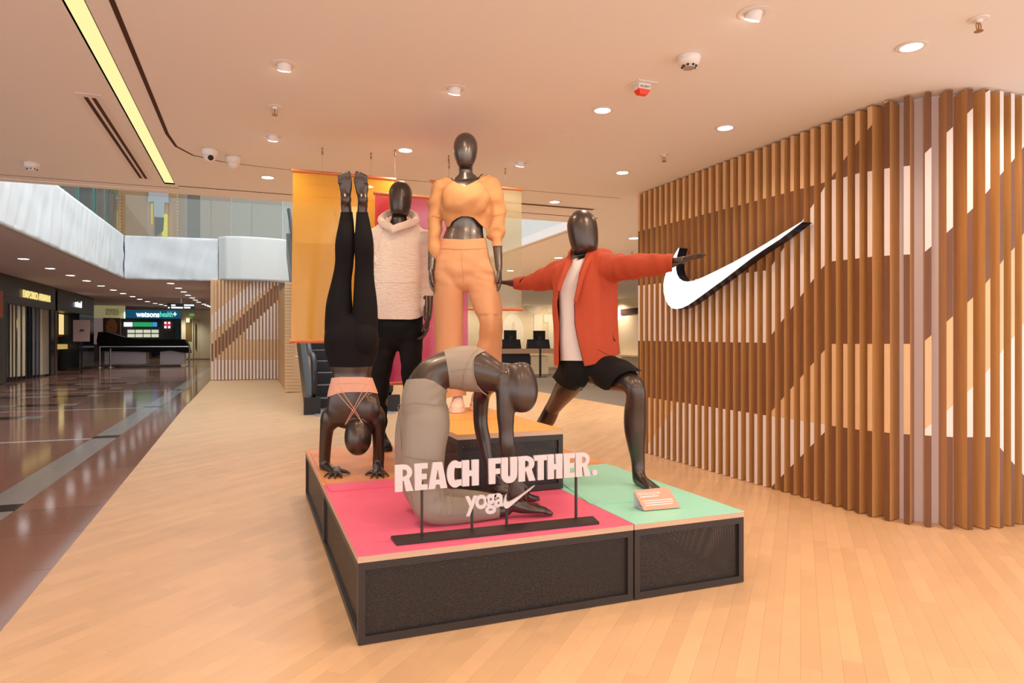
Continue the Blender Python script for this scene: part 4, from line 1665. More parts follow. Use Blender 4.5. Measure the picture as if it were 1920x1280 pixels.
o.matrix_basis = Matrix.Translation(o.location) @ frame_on((XSH + .03, a.y, 2.38), (0, 1, 0), (0, 0, 1))
t = thing('notice_board', 'pale pink notice with the figure 9 on the dark pillar', 'notice', tuple(OY(152, 640, 26.6)))
YQ = 26.6
a_, c_ = OY(137, 640, YQ), OY(168, 600, YQ)
b = MB()
b.box(a_.x, c_.x, YQ, YQ + .03, a_.z, c_.z)
part('board', b, mat('pink_notice', S(206, 182, 182), .6), t)
b = MB()
b.box((a_.x + c_.x) / 2 - .03, (a_.x + c_.x) / 2 + .03, YQ + .03, YQ + .06, .002, c_.z - .1)
part('stand', b, M['shopblack'], t)
tm = text_mesh('figure', '9', .28, M['dark'], .004, offset=.01)
a = OX(148, 626, XSH + .13)
o = part('figure', tm, [], t)
o.matrix_basis = Matrix.Translation(o.location) @ frame_on((OY(149, 628, YQ - .01).x, YQ - .01, OY(149, 628, YQ - .01).z), (1, 0, 0), (0, 0, 1))

# far shops
def ybox(parent, name, x0, x1, ytop, ybot, Y, m, depth=.1, lab=None):
    a, c = OY(x0, ybot, Y), OY(x1, ytop, Y)
    b = MB()
    b.box(a.x, c.x, Y, Y + depth, max(a.z, .002), c.z)
    return part(name, b, m, parent, lab)


YM = 40.0
t = thing('shopfront', 'pale boutique front with a portrait poster at the end of the mall', 'shop', (-8, YM, 0))
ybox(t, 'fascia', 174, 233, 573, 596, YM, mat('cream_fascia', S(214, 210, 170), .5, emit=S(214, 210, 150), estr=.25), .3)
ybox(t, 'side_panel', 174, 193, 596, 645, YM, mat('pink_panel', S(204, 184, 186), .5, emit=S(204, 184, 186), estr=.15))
ybox(t, 'poster', 193, 226, 596, 632, YM - .02, mat('poster_ground', S(96, 70, 60), .5))
a, c = OY(199, 628, YM - .1), OY(222, 597, YM - .1)
b = MB()
b.prism([(q[0] * (c.x - a.x) + a.x, q[1] * (c.z - a.z) + a.z) for q in arc(.42, .45, .40, .52, 0, 360, 20)[:-1]], 0, .02)
for nm, ell, m_ in (('poster_hair', (.42, .50, .46, .50), mat('blond_print', S(190, 150, 96), .6)), ('poster_face_print', (.44, .38, .33, .40), mat('skin_print', S(206, 148, 116), .6)),
                    ('poster_eye_print', (.36, .45, .09, .03), M['recess']), ('poster_eye_print', (.62, .42, .07, .03), M['recess']), ('poster_lip_print', (.56, .16, .10, .05), mat('lip_print', S(176, 84, 80), .5))):
    b = MB()
    b.prism([(q[0] * (c.x - a.x) + a.x, q[1] * (c.z - a.z) + a.z) for q in arc(ell[0], ell[1], ell[2], ell[3], 0, 360, 20)[:-1]], 0, .006)
    me = b.mesh(nm, [m_])
    off = {'poster_hair': .03, 'poster_face_print': .04, 'poster_eye_print': .05, 'poster_lip_print': .05}[nm]
    me.transform(Matrix(((1, 0, 0, 0), (0, 0, -1, YM - off), (0, 1, 0, 0), (0, 0, 0, 1))))
    part(nm, me, [], t)
for s_, yy in (('MINERAL', 584), ('BOUTIQUE', 590)):
    tm = text_mesh('lettering', s_, .22, mat('grey_letters', S(120, 116, 96), .5), .01)
    a, c = OY(198, yy, YM - .04), OY(223, yy, YM - .04)
    xs = [v.co.x for v in tm.vertices]
    tm.transform(Matrix.Diagonal(((c.x - a.x) / max(xs), 1, 1, 1)))
    o = part('lettering', tm, [], t)
    o.matrix_basis = Matrix.Translation(o.location) @ frame_on((a.x, YM - .04, a.z), (1, 0, 0), (0, 0, 1))
YN = 42.0
t = thing('shopfront', 'pharmacy front with a teal sign band and a red cross', 'shop', (-6, YN, 0))
ybox(t, 'sign_band', 232, 338, 582, 596, YN, mat('teal_band', S(10, 92, 116), .4, emit=S(10, 92, 130), estr=.5), .3)
ybox(t, 'back_wall', 226, 338, 596, 672, YN + .2, mat('shop_interior', S(46, 42, 44), .6))
ybox(t, 'teal_post', 328, 336, 596, 636, YN + .05, mat('teal_post', S(6, 70, 84), .4))
ybox(t, 'screen', 232, 248, 604, 612, YN + .05, mat_emit('white_screen', (.9, .95, 1, 1), 1.1))
ybox(t, 'screen', 250, 285, 604, 612, YN + .05, mat_emit('green_screen', S(46, 160, 96), 1.0), .1, 'green screen')
ybox(t, 'screen', 286, 294, 604, 612, YN + .05, mat_emit('blue_screen', S(60, 150, 220), 1.0), .1, 'blue screen')
sh = mat_emit('lit_shelf_glow', S(220, 220, 196), .9)
for i in range(4):
    for j in range(2):
        ybox(t, 'lit_shelf', 239 + i * 15, 252 + i * 15, 618 + j * 8, 624 + j * 8, YN + .05, sh)
a, c = OY(308, 615, YN), OY(319, 603, YN)
for i in range(2):
    for j in range(2):
        b = MB()
        w, h = (c.x - a.x), (c.z - a.z)
        b.box(a.x + w * (.55 * i), a.x + w * (.55 * i + .42), YN + .02, YN + .12, a.z + h * .55 * j, a.z + h * (.55 * j + .42))
        part('cross_light', b, mat_emit('white_light_square', (1, .95, .95, 1), 1.6) if i + j == 0 else bpy.data.materials['white_light_square'], t)
ybox(t, 'cross_arm', 308, 319.5, 607, 611, YN - .01, mat_emit('red_cross', S(220, 40, 70), 1.0))
ybox(t, 'cross_arm', 312, 315.5, 603, 615, YN - .02, bpy.data.materials['red_cross'])
for s_, x0, x1, m_ in (('watsons', 255, 299, mat_emit('sign_white', (1, 1, 1, 1), 1.6)), ('health', 300, 324, mat_emit('sign_mint', S(110, 226, 190), 1.2)), ('+', 325, 331, bpy.data.materials['sign_white'] if 'sign_white' in bpy.data.materials else M['white'])):
    tm = text_mesh('lettering', s_, .42, m_, .01, offset=.012 if s_ != 'health' else .004)
    a, c = OY(x0, 593.5, YN - .04), OY(x1, 593.5, YN - .04)
    xs = [v.co.x for v in tm.vertices]
    tm.transform(Matrix.Translation((-min(xs), 0, 0)))
    tm.transform(Matrix.Diagonal(((c.x - a.x) / (max(xs) - min(xs)), 1.0, 1, 1)))
    o = part('lettering', tm, [], t)
    o.matrix_basis = Matrix.Translation(o.location) @ frame_on((a.x, YN - .04, a.z), (1, 0, 0), (0, 0, 1))
# service door and panels
YE = 45.0
t = thing('service_wall', 'cream panelled wall with a tall narrow door at the end of the mall', 'wall panel', (-3, YE, 0))
ybox(t, 'panel', 340, 362, 584, 672, YE, M['cream'])
ybox(t, 'panel', 376, 399, 584, 672, YE, M['cream'])
ybox(t, 'panel', 362, 376, 584, 597, YE, M['cream'])
ybox(t, 'door', 362, 376, 597, 672, YE + .08, mat('door_leaf', S(214, 200, 160), .5))
ybox(t, 'door_handle', 366, 367.5, 606, 654, YE, M['shopdark'])
ybox(t, 'doorway_glow', 348, 360, 598, 640, YE - .01, mat('ochre_recess', S(120, 96, 40), .6))
ybox(t, 'wall_lamp', 349, 355, 597, 604, YE - .1, mat_emit('warm_lamp', S(255, 236, 180), 1.8))
ybox(t, 'exit_sign', 355, 364, 588, 592, YE - .03, mat_emit('exit_green', S(90, 190, 110), .7), .03, 'green exit sign')
# hanging direction sign
t = thing('direction_sign', 'black hanging sign with white lettering under the mall ceiling', 'sign', tuple(OY(340, 575, 30.0)))
a, c = OY(313, 580, 30), OY(366, 569, 30)
b = MB()
b.box(a.x, c.x, 30, 30.08, a.z, c.z)
part('board', b, M['shopblack'], t)
b = MB()
b.box((a.x + c.x) / 2 - .02, (a.x + c.x) / 2 + .02, 30.02, 30.06, c.z, MALLZ - .002)
part('hanger', b, M['chrome'], t)
b = MB()
for (x0, x1, yy) in ((321, 329, 572), (321, 343, 576.5), (345, 364, 572), (345, 357, 576.5), (315, 318, 576.5)):
    p, q = OY(x0, yy + 1.3, 29.99), OY(x1, yy - 1.2, 29.99)
    b.box(p.x, q.x, 29.985, 29.998, p.z, q.z)
part('lettering', b, mat_emit('sign_text', (.9, .95, 1, 1), 1.4), t)['kind'] = 'stuff'
# belt barrier with black cloth round a covered piano-like counter
YB = 33.0
t = thing('draped_counter', 'white counter draped with a black cloth behind a belt barrier', 'counter', tuple(OY(270, 680, YB)))
ybox(t, 'counter_block', 196, 274, 652, 683, YB, mat('white_block', S(206, 200, 210), .4), .8)
ybox(t, 'counter_block', 300, 346, 652, 683, YB, bpy.data.materials['white_block'], .8)
dr = [(184, 622), (196, 622), (206, 624), (232, 632), (262, 635), (300, 636), (345, 636), (352, 646), (356, 662), (346, 661), (320, 657), (300, 659), (296, 665), (286, 670), (282, 660), (250, 659), (186, 658), (181, 640)]
b = MB()
b.prism([(OY(x, y, YB - .1).x, OY(x, y, YB - .1).z) for x, y in reversed(dr)], -.95, .1)
me = b.mesh('black_cloth', [mat('black_cloth', S(10, 10, 14), .9)])
me.transform(Matrix(((1, 0, 0, 0), (0, 0, -1, YB - .02), (0, 1, 0, 0), (0, 0, 0, 1))))
part('black_cloth', me, [], t)
for i, x in enumerate((187, 207, 355)):
    a = OY(x, 638, YB - .6)
    e = thing('barrier_post', 'steel barrier post at the %s of the draped counter' % ('left end', 'left, inner side', 'right end')[i], 'post', (a.x, YB - .6, 0), 'steel barrier posts')
    b = MB()
    b.lathe([(.16, .0), (.16, .015), (.04, .03)], 16)
    part('foot', b, M['chrome'], e, world=False)
    b = MB()
    b.tube([(0, 0, .03), (0, 0, .90 if i != 1 else .8)], .035, 10)
    part('pole', b, M['chrome'], e, world=False)
a, c = OY(187, 638, YB - .6), OY(355, 638, YB - .6)
b = MB()
b.box(a.x, c.x, YB - .61, YB - .60, .86, .90)
tag(link('barrier_belt', b.mesh('barrier_belt', [M['chrome']])), 'pale belt stretched between the barrier posts', 'belt')
# ================================================================== MANNEQUINS
VOX = 0.0048


def cr(p0, p1, p2, p3, t):
    return 0.5 * ((2 * p1) + (-p0 + p2) * t + (2 * p0 - 5 * p1 + 4 * p2 - p3) * t * t + (-p0 + 3 * p1 - 3 * p2 + p3) * t ** 3)


def head(s, top, bot, w, d0, d1, ratio=1.18, um=.40, chin=.45, name='head'):
    """egg shaped faceless head between two photo points"""
    pts = []
    for u in (.015, .05, .11, .2, .3, .42, .55, .67, .78, .87, .94, .985):
        if u < um:
            q = math.sqrt(max(0, 1 - ((um - u) / um) ** 2))
        else:
            t = (u - um) / (1 - um)
            q = 1 - (1 - chin) * t ** 2.2
            if u > .9:
                q *= math.sqrt(max(0, 1 - ((u - .9) / .1) ** 2)) * .5 + .5
        pts.append((top[0] + (bot[0] - top[0]) * u, top[1] + (bot[1] - top[1]) * u, d0 + (d1 - d0) * u, w * q, ratio))
    s.px(pts, name, round0=False, round1=False, sub=3, n=26)


class Sculpt:
    """body or garment as ONE continuous surface: tapered limbs merged by a voxel remesh, then smoothed"""

    def __init__(self):
        self.mb = MB()
        self.lab = []           # (centre, radius, name)
        self.fine = []          # (centre, radius) regions left unsmoothed

    def limb(self, pts, name='', hint=None, n=20, sub=5, round0=True, round1=True):
        """pts: (Vector, w, t) ; w across the view, t along it"""
        arr = [np.array([*p[0], p[1], p[2]]) for p in pts]
        out = []
        for i in range(len(arr) - 1):
            p0 = arr[max(i - 1, 0)] if i > 0 else 2 * arr[0] - arr[1]
            p3 = arr[i + 2] if i + 2 < len(arr) else 2 * arr[-1] - arr[-2]
            for k in range(sub):
                q = cr(p0, arr[i], arr[i + 1], p3, k / sub)
                lo = min(arr[i][3], arr[i + 1][3]) * .9
                q[3] = max(q[3], lo)
                q[4] = max(q[4], min(arr[i][4], arr[i + 1][4]) * .9)
                out.append(q)
        out.append(arr[-1])
        # rounded ends
        def capring(a, b_):
            t = Vector(a[:3]) - Vector(b_[:3])
            t = t.normalized() if t.length > 0 else Vector((0, 0, 1))
            r = min(a[3], a[4])
            res = []
            for ang in (35, 62, 84):
                s = math.sin(math.radians(ang))
                c = math.cos(math.radians(ang))
                q = a.copy()
                q[:3] += np.array(t) * r * s * .85
                q[3] *= c
                q[4] *= c
                res.append(q)
            return res
        if round0:
            out = capring(out[0], out[1])[::-1] + out
        if round1:
            out = out + capring(out[-1], out[-2])
        mb = self.mb
        base = len(mb.v)
        pw = None
        for i, q in enumerate(out):
            c = Vector(q[:3])
            a = Vector(out[max(i - 1, 0)][:3])
            e = Vector(out[min(i + 1, len(out) - 1)][:3])
            t = (e - a)
            t = t.normalized() if t.length > 1e-7 else Vector((0, 0, 1))
            h = hint if hint is not None else (c - CAM).normalized()
            w = t.cross(h)
            if w.length < .15 and pw is not None:
                w = pw - t * pw.dot(t)
            w.normalize()
            if pw is not None and w.dot(pw) < 0:
                w = -w
            pw = w
            z = w.cross(t).normalized()
            for k in range(n):
                an = 2 * PI * k / n
                mb.v.append(tuple(c + w * (q[3] * math.cos(an)) + z * (q[4] * math.sin(an))))
            self.lab.append((c, max(q[3], q[4]), name))
        m = len(out)
        for i in range(m - 1):
            for k in range(n):
                k2 = (k + 1) % n
                mb.face((base + i * n + k, base + i * n + k2, base + (i + 1) * n + k2, base + (i + 1) * n + k))
        mb.face([base + k for k in reversed(range(n))])
        mb.face([base + (m - 1) * n + k for k in range(n)])

    def px(self, pts, name='', ratio=1.0, **kw):
        """pts: (px, py, depth, half width in px[, thickness ratio])"""
        L = []
        for q in pts:
            x, y, d, w = q[:4]
            r = q[4] if len(q) > 4 else ratio
            W_ = w * d / FPX
            L.append((P(x, y, d), W_, W_ * r))
        self.limb(L, name, **kw)

    def blob(self, c, r, name='', ax=None):
        """ellipsoid; r = (rx, ry, rz), ax = 3 axes"""
        ax = ax or (RT, FW, UP)
        mb = self.mb
        base = len(mb.v)
        n, m = 16, 9
        for i in range(m + 1):
            th = PI * (i + .0) / m
            if i in (0, m):
                th = .02 if i == 0 else PI - .02
            for k in range(n):
                an = 2 * PI * k / n
                v = ax[0] * (r[0] * math.sin(th) * math.cos(an)) + ax[1] * (r[1] * math.sin(th) * math.sin(an)) + ax[2] * (r[2] * math.cos(th))
                mb.v.append(tuple(c + v))
        for i in range(m):
            for k in range(n):
                k2 = (k + 1) % n
                mb.face((base + i * n + k, base + (i + 1) * n + k, base + (i + 1) * n + k2, base + i * n + k2))
        mb.face([base + k for k in range(n)])
        mb.face([base + m * n + k for k in reversed(range(n))])
        self.lab.append((c, max(r), name))

    def build(self, name, m, vox=VOX, smooth=10):
        me = self.mb.mesh('tmp', [])
        bm = bmesh.new()
        bm.from_mesh(me)
        bmesh.ops.recalc_face_normals(bm, faces=bm.faces)
        bm.to_mesh(me)
        bm.free()
        o = bpy.data.objects.new('tmp', me)
        COL.objects.link(o)
        md = o.modifiers.new('r', 'REMESH')
        md.mode = 'VOXEL'
        md.voxel_size = vox
        md.adaptivity = 0
        dg = bpy.context.evaluated_depsgraph_get()
        out = bpy.data.meshes.new_from_object(o.evaluated_get(dg), depsgraph=dg)
        bpy.data.objects.remove(o)
        bpy.data.meshes.remove(me)
        out.name = name
        nv = len(out.vertices)
        co = np.empty(nv * 3)
        out.vertices.foreach_get('co', co)
        co = co.reshape(-1, 3)
        ed = np.empty(len(out.edges) * 2, dtype=np.int64)
        out.edges.foreach_get('vertices', ed)
        ed = ed.reshape(-1, 2)
        deg = np.bincount(ed.ravel(), minlength=nv).astype(float)
        deg[deg == 0] = 1
        fac = np.full(nv, 1.0)
        for (c, r) in self.fine:
            dd = np.linalg.norm(co - np.array(c), axis=1)
            fac = np.minimum(fac, np.clip((dd - r) / .05, .12, 1))
        for it in range(smooth):
            for lam in (0.62, -0.30):
                av = np.empty_like(co)
                for k in range(3):
                    s_ = np.bincount(ed[:, 0], weights=co[ed[:, 1], k], minlength=nv) + np.bincount(ed[:, 1], weights=co[ed[:, 0], k], minlength=nv)
                    av[:, k] = s_ / deg
                co = co + (av - co) * (lam * fac)[:, None]
        out.vertices.foreach_set('co', co.ravel())
        out.materials.clear()
        out.materials.append(m)
        out.polygons.foreach_set('use_smooth', [True] * len(out.polygons))
        out.update()
        return out

    def label_fn(self):
        C_ = np.array([tuple(l[0]) for l in self.lab])
        R_ = np.array([l[1] for l in self.lab])
        names = [l[2] for l in self.lab]

        def f(pts):
            res = np.empty(len(pts), dtype=int)
            for i in range(0, len(pts), 4000):
                d = np.linalg.norm(pts[i:i + 4000, None, :] - C_[None], axis=2) - R_[None]
                res[i:i + 4000] = d.argmin(axis=1)
            return [names[i] for i in res]
        return f


def proj(co):
    d = co[:, 0] * FW.x + co[:, 1] * FW.y
    l = co[:, 0] * RT.x + co[:, 1] * RT.y
    return 960 + FPX * l / d, 640 - FPX * (co[:, 2] - CH) / d, d


def in_poly(x, y, poly):
    r = np.zeros(len(x), bool)
    n = len(poly)
    for i in range(n):
        x1, y1 = poly[i]
        x2, y2 = poly[(i + 1) % n]
        if y1 == y2:
            continue
        c = ((y1 > y) != (y2 > y)) & (x < (x2 - x1) * (y - y1) / (y2 - y1) + x1)
        r ^= c
    return r


def garment(name, src, m, include, exclude=(), off=.004, thick=.0025, names=None, labf=None, parent=None, label=None,
            front_excl=(), folds=None, cond=None, smooth_edge=True):
    """cut a garment out of a surface: the region inside `include` outlines, hems cut as clean lines, then given thickness"""
    bm = bmesh.new()
    bm.from_mesh(src)
    for polys in (include, exclude, front_excl):
        for poly in polys:
            n = len(poly)
            for i in range(n):
                a, c = poly[i], poly[(i + 1) % n]
                va, vc = P(a[0], a[1], 3) - CAM, P(c[0], c[1], 3) - CAM
                nn = va.cross(vc)
                if nn.length < 1e-9:
                    continue
                nn.normalize()
                x0, x1 = min(a[0], c[0]) - 3, max(a[0], c[0]) + 3
                y0, y1 = min(a[1], c[1]) - 3, max(a[1], c[1]) + 3
                fs = []
                for f in bm.faces:
                    p = f.calc_center_median() if len(f.verts) != 4 else (f.verts[0].co + f.verts[2].co) * .5
                    if abs(nn.dot(p - CAM)) > .012:
                        continue
                    q = PX(p)
                    if x0 <= q[0] <= x1 and y0 <= q[1] <= y1:
                        fs.append(f)
                if fs:
                    geom = list({v for f in fs for v in f.verts}) + list({e for f in fs for e in f.edges}) + fs
                    bmesh.ops.bisect_plane(bm, geom=geom, plane_co=CAM, plane_no=nn, dist=1e-6)
    bm.normal_update()
    cc = np.array([tuple(f.calc_center_median()) for f in bm.faces])
    nn_ = np.array([tuple(f.normal) for f in bm.faces])
    x, y, d = proj(cc)
    keep = np.zeros(len(cc), bool)
    for poly in include:
        keep |= in_poly(x, y, poly)
    for poly in exclude:
        keep &= ~in_poly(x, y, poly)
    if front_excl:
        facing = (nn_ * (np.array(CAM)[None] - cc)).sum(axis=1) > 0
        for poly in front_excl:
            keep &= ~(in_poly(x, y, poly) & facing)
    if names is not None:
        L = labf(cc)
        keep &= np.array([q in names for q in L])
    if cond is not None:
        keep &= cond(cc, nn_, x, y, d)
    bm.faces.ensure_lookup_table()
    kill = [f for f, k in zip(bm.faces, keep) if not k]
    bmesh.ops.delete(bm, geom=kill, context='FACES')
    bm.normal_update()
    new = []
    for v in bm.verts:
        o_ = off + (folds(v.co) if folds else 0.0)
        new.append(v.co + v.normal * o_)
    for v, c in zip(bm.verts, new):
        v.co = c
    me = bpy.data.meshes.new(name)
    for f in bm.faces:
        f.smooth = True
    bm.to_mesh(me)
    bm.free()
    me.materials.clear()
    me.materials.append(m)
    o = part(name, me, [], parent, label)
    if thick:
        md = o.modifiers.new('thickness', 'SOLIDIFY')
        md.thickness = thick
        md.offset = -1
    return o


def hand(S_, wrist, fwd, back, side, L=.175, curl=(10, 14, 12), spread=4, thumb=(35, 20), name='hand', wr=.024, curls=None):
    """wrist point, fwd = towards fingertips, back = back-of-hand normal, side = towards the thumb"""
    fwd = fwd.normalized()
    back = (back - fwd * back.dot(fwd)).normalized()
    side = (side - fwd * side.dot(fwd) - back * side.dot(back)).normalized()
    pl = L * .50
    S_.limb([(wrist - fwd * .02, wr, wr * .8), (wrist + fwd * pl * .25, wr * 1.15, .017), (wrist + fwd * pl * .65, .037, .014), (wrist + fwd * pl * .98, .038, .011)],
            name, hint=back, n=18)
    fl = [(.030, .43), (.010, .49), (-.011, .46), (-.030, .37)]
    for i, (so, ln) in enumerate(fl):
        base = wrist + fwd * (pl * (.93 if i != 3 else .86)) + side * so
        ang = math.radians((1.3 - i) * spread)
        f = (fwd * math.cos(ang) + side * math.sin(ang)).normalized()
        c = 0
        p = base
        r = (.0086, .0090, .0086, .0074)[i]
        pts = [(p - f * .012, r * 1.05, r * 1.0)]
        cu = curls[i] if curls else curl
        for k, sg in enumerate((.45, .32, .23)):
            c += math.radians(cu[k])
            dv = (f * math.cos(c) - back * math.sin(c)).normalized()
            pts.append((p, r * (1 - .06 * k), r * (.97 - .06 * k)))
            p = p + dv * (L * ln * sg)
        pts.append((p, r * .80, r * .72))
        S_.limb(pts, name, hint=back, n=10, sub=3)
    base = wrist + fwd * (pl * .22) + side * .020
    a1, a2 = math.radians(thumb[0]), math.radians(thumb[1])
    d1 = (fwd * math.cos(a1) + side * math.sin(a1) - back * math.sin(a2)).normalized()
    d2 = (fwd * math.cos(a1 * .6) + side * math.sin(a1 * .6) - back * math.sin(a2 * 1.2)).normalized()
    S_.limb([(base - d1 * .01, .013, .013), (base + d1 * .032, .0125, .012), (base + d1 * .055, .0098, .0095), (base + d1 * .055 + d2 * .028, .0082, .0075)], name, hint=back, n=10, sub=3)
    S_.fine.append((wrist + fwd * (L * .55), L * .55))


def foot(S_, ankle, fwd, top, L=.235, hgt=.062, name='foot', flip=1, aw=.030):
    """ankle centre; fwd heel->toe; top = instep direction; the sole lies hgt below the ankle"""
    fwd = fwd.normalized()
    top = (top - fwd * top.dot(fwd)).normalized()
    side = fwd.cross(top) * flip       # towards the big toe
    s0 = ankle - top * hgt
    S_.limb([(s0 - fwd * .030 + top * .026, .024, .024), (s0 + fwd * .0 + top * .030, .030, .030), (s0 + fwd * .05 + top * .031, .030, .029),
             (s0 + fwd * .10 + top * .024 + side * .004, .036, .022), (s0 + fwd * .145 + top * .015 + side * .004, .042, .014), (s0 + fwd * (L - .065) + top * .011 + side * .003, .041, .010)],
            name, hint=top, n=20)
    S_.limb([(ankle, aw, aw), (ankle + fwd * .035 - top * .016, .026, .024), (ankle + fwd * .085 - top * .032, .024, .016)], name, hint=top, n=16)
    for i, (so, ln, r) in enumerate(((.026, .040, .0125), (.008, .039, .0095), (-.007, .036, .0092), (-.020, .033, .0088), (-.031, .029, .0084))):
        b0 = s0 + fwd * (L - .072 - i * .0025) + side * so + top * r
        S_.limb([(b0 - fwd * .01, r, r), (b0 + fwd * ln * .5 + top * .002, r * .92, r * .9), (b0 + fwd * ln, r, r * .95)], name, hint=top, n=10, sub=3)
    S_.fine.append((s0 + fwd * (L * .75), .05))


def drape(name, bvh, pts, r, m, parent, label=None, dflt=3.9, lift=.002, sub=5):
    """thin cord laid over a surface along a drawn line"""
    out = []
    for i in range(len(pts) - 1):
        for k in range(sub):
            t = k / sub
            out.append((pts[i][0] + (pts[i + 1][0] - pts[i][0]) * t, pts[i][1] + (pts[i + 1][1] - pts[i][1]) * t))
    out.append(pts[-1])
    res = []
    last = dflt
    for (x, y) in out:
        dv = (P(x, y, 1.0) - CAM).normalized()
        hit = bvh.ray_cast(CAM, dv)
        if hit[0] is not None and abs(hit[3] - dflt) < .5:
            last = (hit[0] - CAM).dot(FW)
            res.append(hit[0] - dv * lift)
        else:
            res.append(P(x, y, last) - dv * lift)
    b = MB()
    b.tube(res, r, 6)
    return part(name, b, m, parent, label, smooth=True)


def bvh_of(me):
    return BVHTree.FromPolygons([v.co.copy() for v in me.vertices], [tuple(p.vertices) for p in me.polygons])


def fold(scale, amp, sx=1.0, sy=1.0, sz=1.0, seed=0.0):
    def f(c):
        return amp * noise.noise(Vector((c.x * scale * sx + seed, c.y * scale * sy, c.z * scale * sz)))
    return f


def shoe(parent, toe, heel, up, m_up, m_sole, w=.046, h=.105, lab=None):
    """low trainer: sole, upper, laces; toe and heel are points on the ground"""
    f = (toe - heel)
    L = f.length
    f = f.normalized()
    s = f.cross(up).normalized()
    st = [(0, .78, .0), (.12, .86, .95), (.30, .84, 1.0), (.48, .92, .80), (.65, 1.05, .58), (.82, 1.0, .45), (.94, .72, .36), (1.0, .34, .22)]
    b = MB()
    n = 12
    rows = []
    for (t, ww, hh) in [(0.0, .45, .7), (.05, .72, .92), (.15, .80, 1.0), (.30, .80, .98), (.45, .90, .78), (.62, 1.02, .56), (.80, 1.0, .44), (.93, .74, .36), (1.0, .36, .24)]:
        c = heel + f * (L * t) + up * .022
        row = []
        for k in range(n):
            a = PI * k / (n - 1)
            row.append(c + s * (w * ww * math.cos(a)) + up * (h * hh * (math.sin(a) ** .7)))
        rows.append(row)
    base = len(b.v)
    for row in rows:
        b.v += [tuple(p) for p in row]
    for i in range(len(rows) - 1):
        for k in range(n - 1):
            b.face((base + i * n + k, base + (i + 1) * n + k, base + (i + 1) * n + k + 1, base + i * n + k + 1))
        b.face((base + i * n, base + i * n + n - 1, base + (i + 1) * n + n - 1, base + (i + 1) * n))
    b.face([base + k for k in range(n)])
    b.face([base + (len(rows) - 1) * n + k for k in reversed(range(n))])
    up_o = part('trainer', b, m_up, parent, lab, smooth=True)
    md = up_o.modifiers.new('s', 'SUBSURF')
    md.levels = md.render_levels = 2
    b = MB()
    out = []
    for (t, ww) in [(-.01, .5), (.03, .8), (.15, .92), (.35, .86), (.55, 1.0), (.75, 1.12), (.90, .96), (1.0, .55), (1.02, .2)]:
        out.append((heel + f * (L * t), w * ww))
    pts = [c + s * r for c, r in out] + [c - s * r for c, r in reversed(out)]
    k = len(b.v)
    nn = len(pts)
    b.v += [tuple(p + up * .001) for p in pts] + [tuple(p + up * .028) for p in pts]
    b.face([k + i for i in range(nn)])
    b.face([k + nn + i for i in reversed(range(nn))])
    for i in range(nn):
        j = (i + 1) % nn
        b.face((k + i, k + nn + i, k + nn + j, k + j))
    part('sole', b, m_sole, up_o, world=True)
    b = MB()
    for i in range(5):
        t = .42 + i * .06
        hh = h * (.86 - i * .085) + .022
        c = heel + f * (L * t) + up * (hh + .004)
        b.tube([c - s * (w * .5) - up * .010, c + up * .002, c + s * (w * .5) - up * .010], .0035, 6)
    part('laces', b, m_sole, up_o, world=True)['kind'] = 'stuff'
    return up_o


def mannequin(lab, loc):
    return thing('mannequin', lab, 'mannequin', tuple(loc))
def V3(p):
    return Vector(p)


